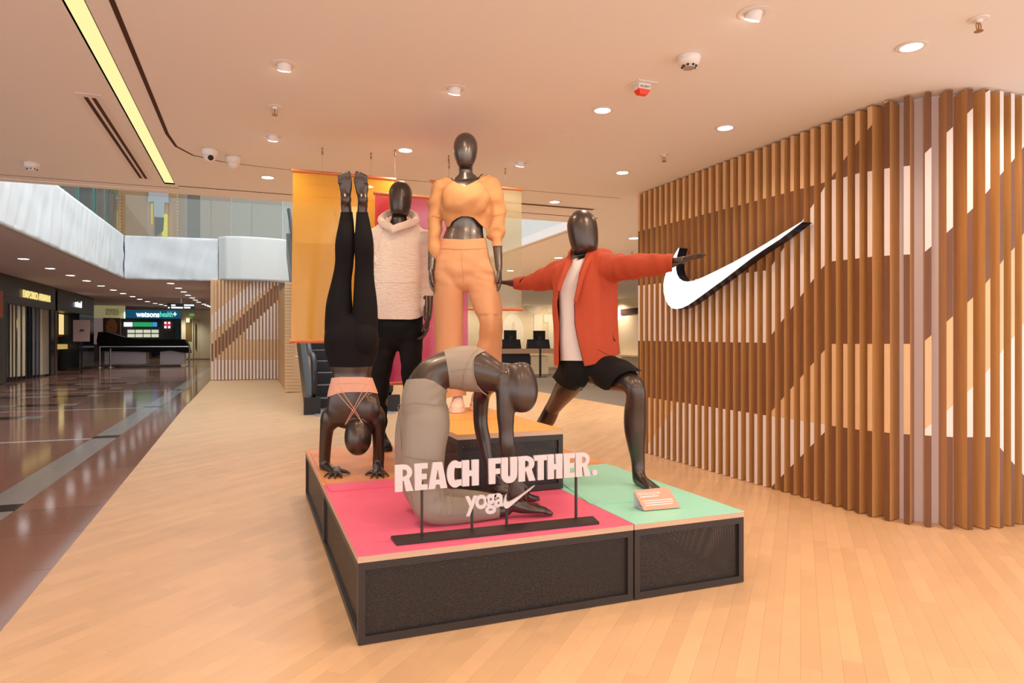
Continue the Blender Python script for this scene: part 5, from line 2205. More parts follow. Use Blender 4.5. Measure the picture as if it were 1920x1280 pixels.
# ------------------------------------------------------------------ 1 forearm stand
def man_handstand():
    e = mannequin('upside-down mannequin in a forearm stand wearing black leggings and a peach strappy bra', GZ(660, 895, ZP))
    s = Sculpt()
    # torso seen from behind, upside down
    s.px([(659.5, 612, 3.93, 44, .62), (659.5, 632, 3.93, 49, .64), (659.5, 660, 3.93, 47.5, .62), (659.3, 687, 3.92, 39, .60), (659.3, 700, 3.92, 35.5, .60), (659.8, 713, 3.92, 38, .60), (661, 737, 3.92, 45, .56), (663, 760, 3.92, 49, .50), (663.5, 780, 3.93, 47, .46), (664, 790, 3.94, 36, .45)], 'torso')
    s.blob(P(636, 634, 3.905), (.080, .085, .105), 'torso')
    s.blob(P(683, 634, 3.905), (.078, .085, .105), 'torso')
    # shoulder blades and shoulders
    s.blob(P(636, 766, 3.885), (.075, .045, .085), 'torso')
    s.blob(P(690, 766, 3.885), (.075, .045, .085), 'torso')
    s.blob(P(620, 784, 3.93), (.058, .062, .075), 'torso')
    s.blob(P(705, 782, 3.93), (.056, .062, .075), 'torso')
    # legs (ends at the upturned feet)
    s.px([(636, 628, 3.93, 25.5, 1.05), (635.5, 597, 3.93, 24.5, 1.08), (636.5, 566, 3.93, 22.5, 1.05), (641, 525, 3.93, 17, 1.02), (645.5, 494, 3.92, 16.0, 1.05), (647, 456, 3.90, 17, 1.15), (649.5, 420, 3.92, 13, 1.1), (650, 397, 3.93, 9.8, 1.1), (649, 384, 3.93, 9.4, 1.1)], 'leg')
    s.px([(683, 628, 3.93, 24.5, 1.05), (684, 597, 3.93, 23.2, 1.08), (684.5, 566, 3.93, 21.2, 1.05), (683, 525, 3.93, 17.6, 1.02), (683.3, 494, 3.92, 16.3, 1.05), (682.5, 456, 3.90, 16.7, 1.15), (680.5, 420, 3.92, 12.6, 1.1), (679, 397, 3.93, 9.6, 1.1), (680, 384, 3.93, 9.2, 1.1)], 'leg')
    for (x, fl) in ((649.5, -1), (681, 1)):
        # soles face the viewer, toes at the top
        ank = P(x, 388, 3.93)
        f = (UP + FW * -.10).normalized()
        foot(s, ank, f, FW, L=.228, hgt=.045, flip=fl, aw=.028)
        s.blob(P(x, 374, 3.893), (.031, .030, .038), 'foot')
        s.blob(P(x, 352, 3.90), (.033, .024, .06), 'foot')
    # neck and head (crown down)
    s.px([(664, 780, 3.92, 16, 1), (668, 798, 3.90, 15.5, 1)], 'neck')
    head(s, (671.5, 854), (671, 788), 25.2, 3.84, 3.90, 1.2, .50, .62)
    # arms
    s.px([(616, 786, 3.93, 15.5, 1.1), (612, 812, 3.95, 12.3, 1.1), (609.5, 843, 3.98, 11.2, 1.05), (608.5, 866, 4.0, 10.6, 1.05)], 'arm')
    s.px([(608, 872, 4.0, 10.6, .95), (617, 880, 3.94, 9.6, .95), (628, 887, 3.87, 7.6, .9)], 'arm')
    s.px([(708, 786, 3.93, 14.5, 1.1), (709, 812, 3.95, 12, 1.1), (710, 843, 3.98, 10.8, 1.05), (709.5, 864, 4.0, 11.3, 1.05)], 'arm')
    s.px([(709, 872, 4.0, 11.3, .95), (710, 881, 3.92, 10, .95), (711, 888, 3.86, 8, .9)], 'arm')
    zh = ZP + .007
    w1 = P(631, 887, 3.85)
    w1.z = zh + .022
    hand(s, w1, -FW * 1.0 + RT * .12 - UP * .06, UP, RT, L=.17, curl=(2, 6, 6), spread=11, thumb=(58, 4), wr=.022)
    w2 = P(711, 887, 3.85)
    w2.z = zh + .022
    hand(s, w2, -FW * 1.0 + RT * .22 - UP * .06, UP, -RT, L=.17, curl=(2, 6, 6), spread=11, thumb=(50, 4), wr=.022)
    body = s.build('body', M['skin'], smooth=22)
    part('body', body, [], e)
    lf = s.label_fn()
    garment('leggings', body, M['legging'], [[(590, 397.5), (720, 397.5), (720, 686), (700, 686.5), (660, 688.5), (620, 687.5), (590, 686)]], off=.004, names=('leg', 'torso', 'foot'), labf=lf, parent=e, label='full length black leggings')
    bra = garment('sports_bra', body, M['peachbra'], [[(590, 708.5), (622, 708.5), (640, 706.5), (680, 706.5), (697, 708.5), (730, 709), (730, 738), (708, 738), (690, 735), (650, 735), (632, 738), (616, 744), (590, 744)]], off=.004, names=('torso',), labf=lf, parent=e, label='peach back band of a strappy sports bra')
    bv = bvh_of(body)
    for ln in ([(622, 719), (634, 738), (650, 757), (664, 772), (681, 794)], [(634, 719), (646, 740), (661, 762), (672, 778), (678, 793)], [(699, 720), (685, 740), (668, 764), (655, 785), (649, 795)], [(686, 719), (676, 740), (664, 764), (654, 782), (647, 796)]):
        drape('strap', bv, ln, .0022, M['peachbra'], bra, dflt=3.85, lift=.0045, sub=8)
    drape('seam', bv, [(619, 721), (640, 718.5), (680, 718.5), (700, 722)], .0012, M['peachbra'], bra, dflt=3.85, lift=.005)


# ------------------------------------------------------------------ 2 man in hoodie
def man_hoodie():
    e = mannequin('tall standing mannequin in an oatmeal hoodie and black trousers behind the others', GZ(740, 850, ZP))
    s = Sculpt()
    D = 4.72
    head(s, (751.5, 340.5), (749.5, 406), 21.6, D, D - .03, 1.2, .36, .70)
    s.px([(748.5, 398, D + .02, 13.5, 1), (748, 425, D + .03, 15.5, 1)], 'neck')
    s.px([(748, 422, D + .04, 20, .8), (748, 440, D + .03, 46, .45), (747, 470, D, 45, .52), (747, 520, D, 38, .58), (748, 570, D, 34, .6), (748, 605, D, 38, .62), (748, 618, D, 35, .6)], 'torso')
    for sx, x0 in ((-1, 748), (1, 748)):
        s.px([(748 + sx * 47, 446, D + .02, 14, 1), (748 + sx * 51, 490, D + .04, 12.5, 1), (748 + sx * 53, 530, D + .03, 11, 1), (748 + sx * 54.5, 565, D - .02, 9.5, 1), (748 + sx * 53.5, 597, D - .08, 7, 1)], 'arm')
        w = P(748 + sx * 53.5, 597, D - .08)
        hand(s, w, -UP - RT * sx * .05, RT * sx, -FW, L=.185, curl=(22, 32, 20), spread=3, thumb=(30, 18), wr=.024)
    s.px([(726, 628, D, 16, 1), (721, 680, D, 13, 1), (717, 730, D + .03, 11, 1), (714, 790, D + .05, 9.5, 1), (712, 832, D + .05, 7.5, 1)], 'leg')
    s.px([(770, 628, D, 16, 1), (770, 680, D - .02, 13, 1), (773, 730, D, 11, 1), (776, 790, D, 9.5, 1), (777, 835, D, 7.5, 1)], 'leg')
    body = s.build('body', M['skin'], smooth=20)
    part('body', body, [], e)
    # hoodie
    g = Sculpt()
    g.px([(747, 412, D + .03, 24, .8), (747.5, 426, D + .03, 44, .52), (747.5, 441, D + .03, 57, .46), (747, 470, D, 54, .50), (746, 520, D - .01, 48.5, .56), (745.5, 570, D - .01, 46.5, .58), (750, 602, D - .01, 47.5, .6), (752, 625, D - .01, 48, .6)], 'torso')
    for sx in (-1, 1):
        g.px([(747 + sx * 47, 444, D + .02, 17.5, 1), (748 + sx * 53, 480, D + .03, 16, 1), (748 + sx * 54.5, 520, D + .04, 15, 1), (748 + sx * 55, 545, D + .02, 13.2, 1), (748 + sx * 55, 575, D - .02, 12, 1)], 'arm')
    hm = g.build('hoodie', M['hoodie'], vox=.006, smooth=14)

    def hf(c):
        x, y, d = PX(c)
        a = .004 * noise.noise(Vector((c.x * 5, c.y * 5, c.z * 9)))
        if x > 786 or x < 706:
            a += .010 * noise.noise(Vector((c.x * 6, c.y * 6, c.z * 22 + 5)))
        return a
    ho = garment('hoodie', hm, M['hoodie'], [[(670, 395), (722, 395), (728, 412), (738, 424), (752, 421), (766, 410), (772, 395), (830, 395), (830, 554.5), (797, 554.5), (797, 587), (790, 593), (783, 597), (770, 599), (712, 598), (706, 596), (703, 590), (703, 554.5), (670, 554.5)]], off=.001, thick=.004, parent=e, label='oatmeal waffle knit hooded top', folds=hf)
    # hood collar: two overlapping crossed rolls round the neck
    for pts in ([(733, 398, D + .09), (720, 405, D + .05), (714, 412, D - .01), (719, 419, D - .075), (729, 425, D - .12), (741, 430, D - .14)],
                [(763, 396, D + .09), (775, 403, D + .05), (781, 410, D - .01), (774, 417, D - .075), (761, 421, D - .12), (748, 425, D - .145), (734, 431, D - .150)]):
        c = Sculpt()
        c.limb([(P(*p), .028, .008) for p in pts], '', n=12, sub=4)
        part('hood_collar', c.build('hood_collar', M['hoodrim'], vox=.005, smooth=6), [], ho)
    b = Sculpt()
    b.px([(748, 408, D + .13, 16, .4), (748, 417, D + .16, 30, .45), (748, 432, D + .15, 30, .4), (748, 446, D + .12, 16, .3)], '')
    part('hood', b.build('hood', M['hoodrim'], vox=.006, smooth=14), [], ho)
    bv = bvh_of(ho.data)
    drape('pocket_seam', bv, [(712, 529), (730, 529), (750, 529.5), (778, 529)], .0016, M['hoodrim'], ho, dflt=4.6)
    drape('raglan_seam', bv, [(772, 421), (781, 440), (786, 470), (789, 500)], .0016, M['hoodrim'], ho, dflt=4.6)
    drape('raglan_seam', bv, [(722, 421), (713, 440), (708, 470)], .0016, M['hoodrim'], ho, dflt=4.6)
    # trousers
    t = Sculpt()
    t.px([(748, 585, D, 42, .62), (748, 612, D, 46.5, .62), (748, 628, D, 47, .6), (747, 638, D, 44, .55)], '')
    t.px([(722, 625, D, 25, 1), (722, 650, D, 22.5, 1), (717, 680, D, 19.5, 1), (712, 715, D + .02, 18, 1), (711, 760, D + .04, 15.5, 1), (711, 800, D + .05, 14, 1), (711, 818, D + .05, 13.5, 1)], '')
    t.px([(769, 625, D, 25.5, 1), (769.5, 650, D, 22.5, 1), (770, 680, D - .02, 20, 1), (772, 715, D, 18, 1), (775, 760, D, 15.5, 1), (777, 805, D, 14, 1), (777, 826, D, 13.5, 1)], '')
    tm_ = t.build('trousers', M['trouser'], vox=.006, smooth=5)
    garment('trousers', tm_, M['trouser'], [[(660, 590), (830, 590), (830, 824), (660, 824)]], off=0, thick=.003, parent=e, label='black trousers', folds=fold(9, .012, 1, 1, 1.6, 3))
    zf = ZP + .008
    for x, xd, y in ((713, -.02, 838), (778, .08, 846)):
        h_ = P(x, 700, D + .10)
        tt = P(x + 4, 700, D - .17) + RT * xd
        h_.z = tt.z = zf
        if x == 713:
            tt = h_ + (-FW * .22 + RT * .09)
        shoe(e, tt, h_, UP, M['shoeblack'], M['shoeblack'], lab='black trainer')


# ------------------------------------------------------------------ 3 woman in apricot
def woman():
    e = mannequin('standing mannequin in an apricot cropped sweatshirt and wide trousers on the raised plinth', GZ(870, 770, ZY))
    s = Sculpt()
    D = 4.38
    head(s, (873.5, 250.5), (872, 315), 22.8, D, D - .03, 1.18, .40, .46)
    s.px([(873.5, 300, D + .02, 14, 1), (873, 322, D + .03, 13.2, 1), (873, 338, D + .03, 17, .9)], 'neck')
    s.px([(873, 337, D + .03, 24, .6), (874, 346, D + .03, 46, .42), (873, 362, D + .01, 44, .50), (872, 390, D, 38, .58), (871.5, 415, D, 35, .60), (871.5, 432, D, 34.5, .60), (870, 450, D, 40, .6), (869, 480, D, 46, .62), (869, 515, D, 47, .62)], 'torso')
    s.px([(918, 346, D + .02, 15, 1), (928, 380, D + .03, 12, 1), (932, 415, D + .04, 11, 1), (932, 450, D + .01, 9.5, 1), (934, 480, D - .02, 8.2, 1), (935.5, 503, D - .04, 6.6, 1)], 'arm')
    hand(s, P(935.5, 503, D - .04), -UP + RT * .10, RT, -FW, L=.17, curl=(10, 14, 12), spread=3, thumb=(24, 14), wr=.022)
    s.px([(830, 352, D + .02, 15, 1), (820, 385, D + .03, 12, 1), (815, 420, D + .04, 11, 1), (812, 455, D + .01, 9.5, 1), (810, 485, D - .02, 8, 1), (808.5, 505, D - .04, 6.6, 1)], 'arm')
    hand(s, P(808.5, 505, D - .04), -UP - RT * .04, -RT, -FW, L=.17, curl=(12, 18, 14), spread=3, thumb=(24, 14), wr=.022)
    s.px([(846, 510, D, 24, 1), (845, 570, D, 19, 1), (846, 640, D + .02, 12, 1), (856, 700, D + .03, 10, 1), (858, 745, D + .03, 8, 1)], 'leg')
    s.px([(896, 510, D, 24, 1), (906, 570, D - .03, 18, 1), (916, 610, D - .07, 12.5, 1), (912, 660, D - .03, 11, 1), (902, 730, D + .06, 8, 1)], 'leg')
    body = s.build('body', M['skin_lit'], smooth=20)
    part('body', body, [], e)
    # cropped sweatshirt
    g = Sculpt()
    g.px([(873, 322, D + .03, 34, .55), (875, 336, D + .03, 50, .44), (874, 350, D + .02, 53, .46), (872, 372, D, 50, .58), (872, 398, D - .01, 46, .66), (873, 420, D - .01, 41, .66), (873, 440, D - .01, 38, .62)], 'torso')
    g.blob(P(873, 372, D - .075), (.165, .10, .13), 'torso')
    g.px([(918, 346, D + .02, 20, 1), (926, 372, D + .02, 20, 1), (930, 400, D + .03, 18.5, 1.05), (929.5, 425, D + .03, 18.5, 1.1), (929.5, 439, D + .02, 19, 1.1), (931, 446, D, 12, 1)], 'arm')
    g.px([(931, 443, D + .01, 10.5, 1), (931.3, 462, D, 10.3, 1), (931.5, 475, D, 10.3, 1)], 'arm')
    g.px([(830, 352, D + .02, 20, 1), (821, 380, D + .02, 17, 1), (817, 410, D + .03, 14, 1.05), (815.5, 440, D + .02, 12, 1.1), (817, 465, D, 13, 1.05), (816, 482, D, 12, 1), (812, 490, D, 7.5, 1)], 'arm')
    g.px([(812, 486, D, 7.5, 1), (811.3, 502, D - .02, 6.8, 1), (811, 512, D - .02, 6.6, 1)], 'arm')
    gm_ = g.build('sweatshirt', M['apricot'], vox=.0055, smooth=60)

    def sf(c):
        x, y, d = PX(c)
        k = .5 + .5 * min(1, max(0, (y - 350) / 60))
        a = .018 * k * noise.noise(Vector((c.x * 9 + c.z * 5, c.y * 7, c.z * 13 - c.x * 9)))
        if x > 908 or x < 830:
            a += .006 * noise.noise(Vector((c.x * 8, c.y * 6, c.z * 20)))
        return a
    sw_ = garment('sweatshirt', gm_, M['apricot'], [[(780, 300), (830, 318), (841, 334), (850, 339), (871, 349), (893, 338), (915, 326), (925, 316), (970, 316), (970, 461.5), (915, 461.5), (911, 428), (904, 424), (896, 415), (888, 408), (878, 405.5), (866, 405), (856, 409), (846, 416), (840, 425), (835, 426), (828, 430), (828, 503), (780, 503)]], off=0, thick=.004, parent=e, label='apricot cropped sweatshirt with a wide neck and ribbed cuffs', folds=sf)
    bs = bvh_of(sw_.data)
    drape('sleeve_seam', bs, [(921, 405), (930, 404), (946, 400)], .0018, M['apricot'], sw_, dflt=4.25)
    drape('sleeve_seam', bs, [(810, 404), (818, 406), (829, 409)], .0018, M['apricot'], sw_, dflt=4.25)
    bb_ = bvh_of(body)
    drape('bra_strap', bb_, [(905, 326), (898, 332), (893, 339)], .003, M['legging'], e, 'black bra strap', dflt=4.3)
    drape('bra_strap', bb_, [(846, 334), (850, 338), (852, 342)], .003, M['legging'], e, 'black bra strap', dflt=4.3)
    # wide trousers
    t = Sculpt()
    t.px([(870, 440, D, 40, .62), (870, 452, D, 43, .62), (869.5, 465, D, 46, .62), (869, 490, D, 52.5, .60), (869, 512, D, 54.5, .58), (869, 522, D, 53, .55)], '')
    t.px([(841.5, 505, D, 28, 1), (840.5, 535, D, 28, .95), (840, 560, D, 27.5, .92), (840, 600, D, 27, .9), (841, 640, D, 27, .9), (843, 690, D, 28.5, .9), (846, 740, D, 30, .9), (847, 765, D, 30, .9)], '')
    t.px([(899, 505, D, 27, 1), (907, 540, D - .02, 28.5, .95), (913, 568, D - .05, 27, .92), (920, 600, D - .09, 22.5, 1), (919.5, 625, D - .06, 22.5, 1), (917, 655, D - .02, 25, .95), (914, 690, D, 28, .9), (911, 730, D + .02, 29, .9)], '')
    tm_ = t.build('wide_trousers', M['apricot2'], vox=.006, smooth=14)

    def tf(c):
        x, y, d = PX(c)
        a = .012 * noise.noise(Vector((c.x * 11 + 3, c.y * 8, c.z * 3.2)))
        if y < 560:
            k = 1 - abs(y - 515) / 50
            a += .010 * max(0, k) * noise.noise(Vector((c.x * 9 - c.z * 12, c.y * 5, c.z * 20 + c.x * 10)))
        if x > 885 and 590 < y < 660:
            a += .012 * noise.noise(Vector((c.x * 14 + c.z * 8, c.y * 5, c.z * 9 - c.x * 12)))
        return a if y > 466 else a * .1
    tr = garment('wide_trousers', tm_, M['apricot2'], [[(790, 448), (830, 447), (870, 449), (912, 446), (960, 447), (960, 726), (886, 726), (880, 740), (790, 752)]], off=0, thick=.004, parent=e, label='wide leg apricot trousers', folds=tf)
    bt = bvh_of(tr.data)
    drape('waistband_seam', bt, [(822, 465), (845, 466.5), (870, 467), (895, 466), (916, 463)], .0016, M['apricot2'], tr, dflt=4.25)
    drape('fly_seam', bt, [(866, 467), (866.5, 490), (868, 515), (869.5, 530)], .0014, M['apricot2'], tr, dflt=4.25)
    z = ZY + .007
    t1, h1 = GZ(856, 774, z), None
    h1 = t1 + FW * .26 - RT * .01
    shoe(e, t1, h1, UP, M['shoe'], M['shoe'], w=.048, h=.095, lab='pale peach knitted trainer')
    t2 = GZ(897, 770, z)
    h2 = t2 + FW * .25 - RT * .03
    shoe(e, t2, h2, UP, M['shoe'], M['shoe'], w=.048, h=.095, lab='pale peach knitted trainer')
# ------------------------------------------------------------------ 4 kneeling back bend
def kneeler():
    e = mannequin('kneeling mannequin bending backwards in taupe bra and leggings on the pink plinth', GZ(880, 970, ZP))
    s = Sculpt()
    N, Fr = 2.815, 2.990          # near and far limb depth at the knees
    C_ = 2.855
    # torso arc: pelvis -> waist -> ribs -> shoulders
    s.px([(796, 768, C_, 41, 1.00), (795, 745, C_, 40, 1.02), (801, 722, C_, 37.5, 1.05), (813, 704, C_ + .01, 35, 1.05), (833, 694, C_ + .02, 34.5, 1.12), (858, 690, C_ + .03, 39, 1.15), (880, 691, C_ + .04, 41.5, 1.15), (902, 697, C_ + .05, 38, 1.28), (925, 706, C_ + .06, 31, 1.35), (940, 712, C_ + .07, 24, 1.2)], 'torso')
    # thighs, knees
    s.px([(799, 752, 2.915, 34, 1.0), (800, 775, 2.855, 40, 1.0), (799, 800, 2.845, 42.5, .95), (795, 840, 2.825, 39, .9), (794, 880, 2.815, 37, .9), (797, 915, 2.815, 33.5, .9), (804, 942, 2.805, 31, .9), (811, 955, 2.795, 27, .9)], 'nearleg', round1=True)
    s.px([(789, 765, 2.990, 37, 1.0), (783, 800, 3.010, 39, .95), (779, 840, 3.020, 37, .9), (780, 880, 3.030, 34, .9), (786, 912, 3.030, 30, .9), (795, 932, 3.020, 27, .9), (800, 942, 3.020, 24, .9)], 'farleg', round1=True)
    # shins lying on the plinth
    s.px([(812, 955, 2.795, 26, .95), (835, 957, 2.815, 26.5, .95), (865, 957, 2.835, 23.5, .95), (893, 956, 2.855, 20, .9), (918, 957, 2.875, 15.5, .9), (936, 958, 2.900, 11.5, .95), (950, 956, 2.915, 11, 1)], 'nearleg')
    s.px([(802, 942, 3.020, 23, .95), (825, 940, 3.030, 22, .95), (860, 938, 3.050, 20, .95), (890, 937, 3.070, 16, .9), (915, 937, 3.090, 12, .9), (932, 937, 3.110, 10, .95), (945, 935, 3.120, 9.5, 1)], 'farleg')
    a1 = P(950, 953, 2.915)
    a1.z = ZP + .045
    rx = (RT * 1.0 + FW * .16).normalized()
    foot(s, a1, rx + UP * -.36, -UP + FW * .0, L=.225, hgt=.050, name='foot', flip=-1, aw=.028)
    a2 = P(944, 934, 3.120)
    a2.z = ZP + .045
    foot(s, a2, rx + UP * -.34, -UP, L=.20, hgt=.046, name='foot', flip=1, aw=.026)
    # arms
    s.blob(P(947, 713, 2.885), (.048, .055, .055), 'neararm')
    s.px([(930, 710, 2.915, 20, 1), (945, 718, 2.875, 19, 1), (948, 742, 2.865, 18.3, 1), (948, 780, 2.865, 16.8, 1), (949, 808, 2.865, 14.6, 1), (950.5, 836, 2.865, 15.6, 1), (953, 866, 2.875, 12.5, 1), (960, 893, 2.895, 9.2, 1)], 'neararm')
    hand(s, P(961, 896, 2.895), -UP + RT * .28, RT * .3 - FW, RT, L=.165, curl=(18, 40, 30), spread=4, thumb=(34, 14), wr=.021)
    s.px([(925, 712, 3.010, 19, 1), (905, 735, 3.130, 16.5, 1), (901, 770, 3.160, 14.2, 1), (902, 800, 3.160, 13.6, 1), (908, 828, 3.160, 13, 1), (914, 858, 3.140, 10.5, 1), (921, 886, 3.120, 8, 1)], 'fararm')
    hand(s, P(922, 890, 3.120), -UP + RT * .35, -FW + RT * -.1, RT, L=.165, curl=(14, 34, 26), spread=5, thumb=(30, 14), wr=.021)
    # neck and head hanging back
    s.px([(930, 700, C_ + .06, 22, 1), (948, 698, C_ + .06, 18.5, 1), (964, 700, C_ + .06, 18, 1)], 'neck')
    head(s, (982, 774), (971, 680), 32, C_ + .0, C_ + .05, 1.0, .47, .62)
    body = s.build('body', M['skin'], vox=.0044, smooth=22)
    part('body', body, [], e)
    lf = s.label_fn()

    def ff(c):
        x, y, d = PX(c)
        a = 0
        if y < 760:
            k = max(0, (x - 785) / 50)
            a += .0055 * k * noise.noise(Vector((c.x * 10 + c.z * 26, c.y * 4, c.z * 30 - c.x * 22)))
        if 820 < x < 850 and 905 < y < 965:
            a += .006 * noise.noise(Vector((c.x * 50, c.y * 4, c.z * 24)))
        return a
    leg = garment('leggings', body, M['taupe'], [[(700, 730), (745, 722), (759, 713), (778, 710.5), (797, 710), (812, 714), (826, 723), (838, 733), (870, 742), (936, 900), (936, 1000), (700, 1000)]], off=.0045, names=('torso', 'nearleg', 'farleg'), labf=lf, parent=e, label='taupe leggings', folds=ff)
    bra = garment('sports_bra', body, M['taupe'], [[(829, 640), (900, 640), (912, 658), (900, 663), (892, 668), (888.5, 675), (887.5, 690), (889, 704), (895, 722), (905, 734), (914, 742), (914, 760), (843, 760), (842, 705), (838, 680)]], off=.0045, names=('torso',), labf=lf, parent=e, label='taupe sports bra')
    bl = bvh_of(leg.data)
    drape('waist_seam', bl, [(746, 759), (762, 756.5), (776, 755), (800, 757), (820, 759.5), (838, 761)], .0011, M['taupe'], leg, dflt=2.765)
    drape('thigh_seam', bl, [(754, 853), (775, 858), (800, 862), (832, 864)], .0011, M['taupe'], leg, dflt=2.765)
    drape('side_seam', bl, [(746, 762), (750, 800), (754, 850), (762, 900), (776, 950)], .0011, M['taupe'], leg, dflt=2.765)
    bb_ = bvh_of(bra.data)
    drape('seam', bb_, [(844, 698), (855, 694), (867, 691.5), (888, 691)], .0012, M['taupe'], bra, dflt=2.815)
    drape('seam', bb_, [(897, 654), (885, 664), (877, 680), (870, 700), (866, 729)], .0012, M['taupe'], bra, dflt=2.815)
    drape('trim', bb_, [(896, 663.5), (890, 668.5), (887.5, 676), (887, 690), (888.5, 704), (894, 722), (904, 734), (913, 741)], .0022, M['taupe'], bra, dflt=2.815)
    bq = bvh_of(body)
    drape('joint_line', bq, [(932, 708), (938, 702), (946, 699), (953, 699.5)], .0010, M['dark'], e, 'fine dark shoulder joint line', dflt=2.815, lift=.0006)


# ------------------------------------------------------------------ 5 lunging man
def warrior():
    e = mannequin('lunging mannequin with outstretched arms in a rust jacket, stone tee and black shorts', GZ(1200, 912, ZP))
    s = Sculpt()
    D = 3.84
    head(s, (1087.5, 394.5), (1098, 475), 28.5, D, D - .03, 1.2, .38, .76)
    s.px([(1083, 448, D + .03, 14.5, 1), (1086, 470, D + .03, 14.5, 1), (1087, 492, D + .04, 17, 1)], 'neck')
    s.px([(1086, 486, D + .04, 26, .7), (1092, 500, D + .03, 50, .55), (1094, 525, D + .01, 50, .62), (1094, 560, D, 45, .66), (1092, 600, D, 40, .68), (1092, 640, D, 38, .7), (1098, 672, D, 43, .72), (1104, 692, D, 42, .72)], 'torso')
    s.px([(1130, 500, D - .03, 19, 1), (1165, 500, 3.68, 18, 1), (1200, 497, 3.56, 16, 1), (1235, 494, 3.44, 13.5, 1), (1262, 492, 3.37, 9.5, 1)], 'arm')
    hd = (P(1322, 478, 3.27) - P(1262, 491, 3.37)).normalized()
    hand(s, P(1260, 491, 3.37), hd, UP + FW * .1, -FW, L=.185, curl=(-2, 2, 2), spread=2, thumb=(22, 26), wr=.033)
    s.px([(1052, 505, D + .07, 17, 1), (1025, 518, 4.02, 15, 1), (995, 527, 4.2, 12, 1), (970, 531, 4.36, 9, 1), (955, 530, 4.45, 6.5, 1)], 'arm')
    hd2 = (P(905, 528, 4.62) - P(955, 530, 4.45)).normalized()
    hand(s, P(953, 530, 4.46), hd2, UP, -FW, L=.18, curl=(0, 3, 3), spread=2, thumb=(20, 4), wr=.023)
    # front leg
    s.px([(1118, 694, D - .02, 28, 1.1), (1148, 704, 3.71, 28.5, 1.05), (1173, 712, 3.59, 24.5, 1.0), (1188, 724, 3.51, 20.5, .98), (1192.5, 742, 3.50, 18.8, 1.0), (1191, 775, 3.54, 21.2, 1.15), (1191, 805, 3.55, 20.6, 1.15), (1193, 835, 3.55, 16.4, 1.1), (1196, 862, 3.55, 13.2, 1.0), (1197, 884, 3.54, 12.3, 1.0), (1198, 898, 3.53, 12.3, 1.0)], 'frontleg')
    s.blob(P(1193, 724, 3.495), (.046, .032, .05), 'frontleg')
    an = P(1198, 892, 3.53)
    an.z = ZP + .068
    fd = (P(1240, 900, 3.30) - P(1198, 900, 3.53))
    fd.z = 0
    foot(s, an, fd.normalized(), UP, L=.25, hgt=.062, flip=-1, aw=.034)
    # rear leg
    s.px([(1085, 694, D + .04, 27, 1.05), (1066, 722, 4.02, 24, 1.0), (1048, 748, 4.20, 17.5, 1.0), (1037, 764, 4.32, 14.5, 1.0)], 'rearleg')
    s.px([(1037, 763, 4.32, 14.5, 1.0), (1026, 786, 4.42, 15.5, 1.05), (1014, 802, 4.53, 13, 1.05), (1002, 815, 4.63, 9.5, 1), (996, 824, 4.68, 8, 1)], 'rearleg')
    an = P(995, 826, 4.68)
    an.z = ZP + .072
    foot(s, an, (-FW * .3 + RT * .95), UP, L=.24, hgt=.060, flip=1, aw=.030)
    body = s.build('body', M['skin'], vox=.0052, smooth=20)
    part('body', body, [], e)
    lf = s.label_fn()
    # tee
    g = Sculpt()
    g.px([(1086, 480, D + .04, 20, .8), (1088, 492, D + .035, 42, .55), (1092, 506, D + .02, 51, .60), (1093, 530, D, 51, .66), (1092, 565, D - .005, 46.5, .68), (1090, 605, D - .005, 43.5, .70), (1090, 645, D - .005, 42.5, .72), (1092, 675, D - .005, 43.5, .72), (1092, 690, D, 43, .72)], '')
    tee = g.build('tee', M['tee'], vox=.006, smooth=14)
    tt = garment('tee', tee, M['tee'], [[(1020, 480), (1066, 480), (1073, 487), (1084, 489), (1094, 485), (1101, 478), (1160, 478), (1160, 676), (1020, 676)]], off=0, thick=.003, parent=e, label='plain stone coloured tee', folds=fold(7, .010, 1.6, 1, .7, 2))
    # shorts
    t = Sculpt()
    t.px([(1094, 660, D, 42, .74), (1100, 680, D, 47, .74), (1106, 695, D, 46, .74)], '')
    t.px([(1080, 690, D + .02, 31, 1.05), (1070, 706, 3.95, 30, 1.0), (1060, 724, 4.02, 30, .95), (1052, 742, 4.1, 29, .95)], '')
    t.px([(1122, 690, D - .02, 32, 1.05), (1146, 700, 3.71, 33, 1.0), (1168, 708, 3.60, 31, .98), (1185, 716, 3.54, 29, .95)], '')
    sm_ = t.build('shorts', M['legging'], vox=.006, smooth=14)
    garment('shorts', sm_, M['legging'], [[(1000, 640), (1230, 640), (1230, 690), (1196, 696), (1180, 694.5), (1165, 701), (1153, 711), (1146, 722), (1143, 731), (1128, 729), (1118, 727), (1106, 714), (1099, 721), (1092, 731), (1078, 732.5), (1066, 730), (1052, 722), (1042, 714), (1037, 708), (1020, 700)]], off=0, thick=.003, parent=e, label='black training shorts', folds=fold(10, .008, 1.2, 1, 1, 7))
    # jacket
    j = Sculpt()
    j.px([(1086, 474, D + .06, 24, .8), (1090, 486, D + .05, 50, .55), (1094, 500, D + .03, 62, .62), (1096, 525, D + .01, 63, .70), (1096.5, 560, D, 60.5, .74), (1097, 600, D, 60.5, .76), (1099, 640, D, 61, .78), (1101, 670, D, 62, .78), (1101, 695, D, 62, .78)], 'torso')
    j.px([(1118, 502, D - .01, 30, 1.05), (1150, 502, 3.74, 27.5, 1), (1182, 501, 3.63, 24.5, 1), (1212, 497.5, 3.53, 22.0, 1), (1240, 493.5, 3.44, 18.0, 1), (1262, 492.5, 3.37, 15, 1), (1275, 491, 3.34, 14, 1)], 'arm')
    j.px([(1062, 510, D + .05, 27, 1.05), (1036, 518, 3.98, 24, 1), (1010, 526, 4.12, 18.5, 1), (985, 531, 4.27, 13.0, 1), (965, 531, 4.38, 9.5, 1), (952, 531, 4.46, 8, 1)], 'arm')
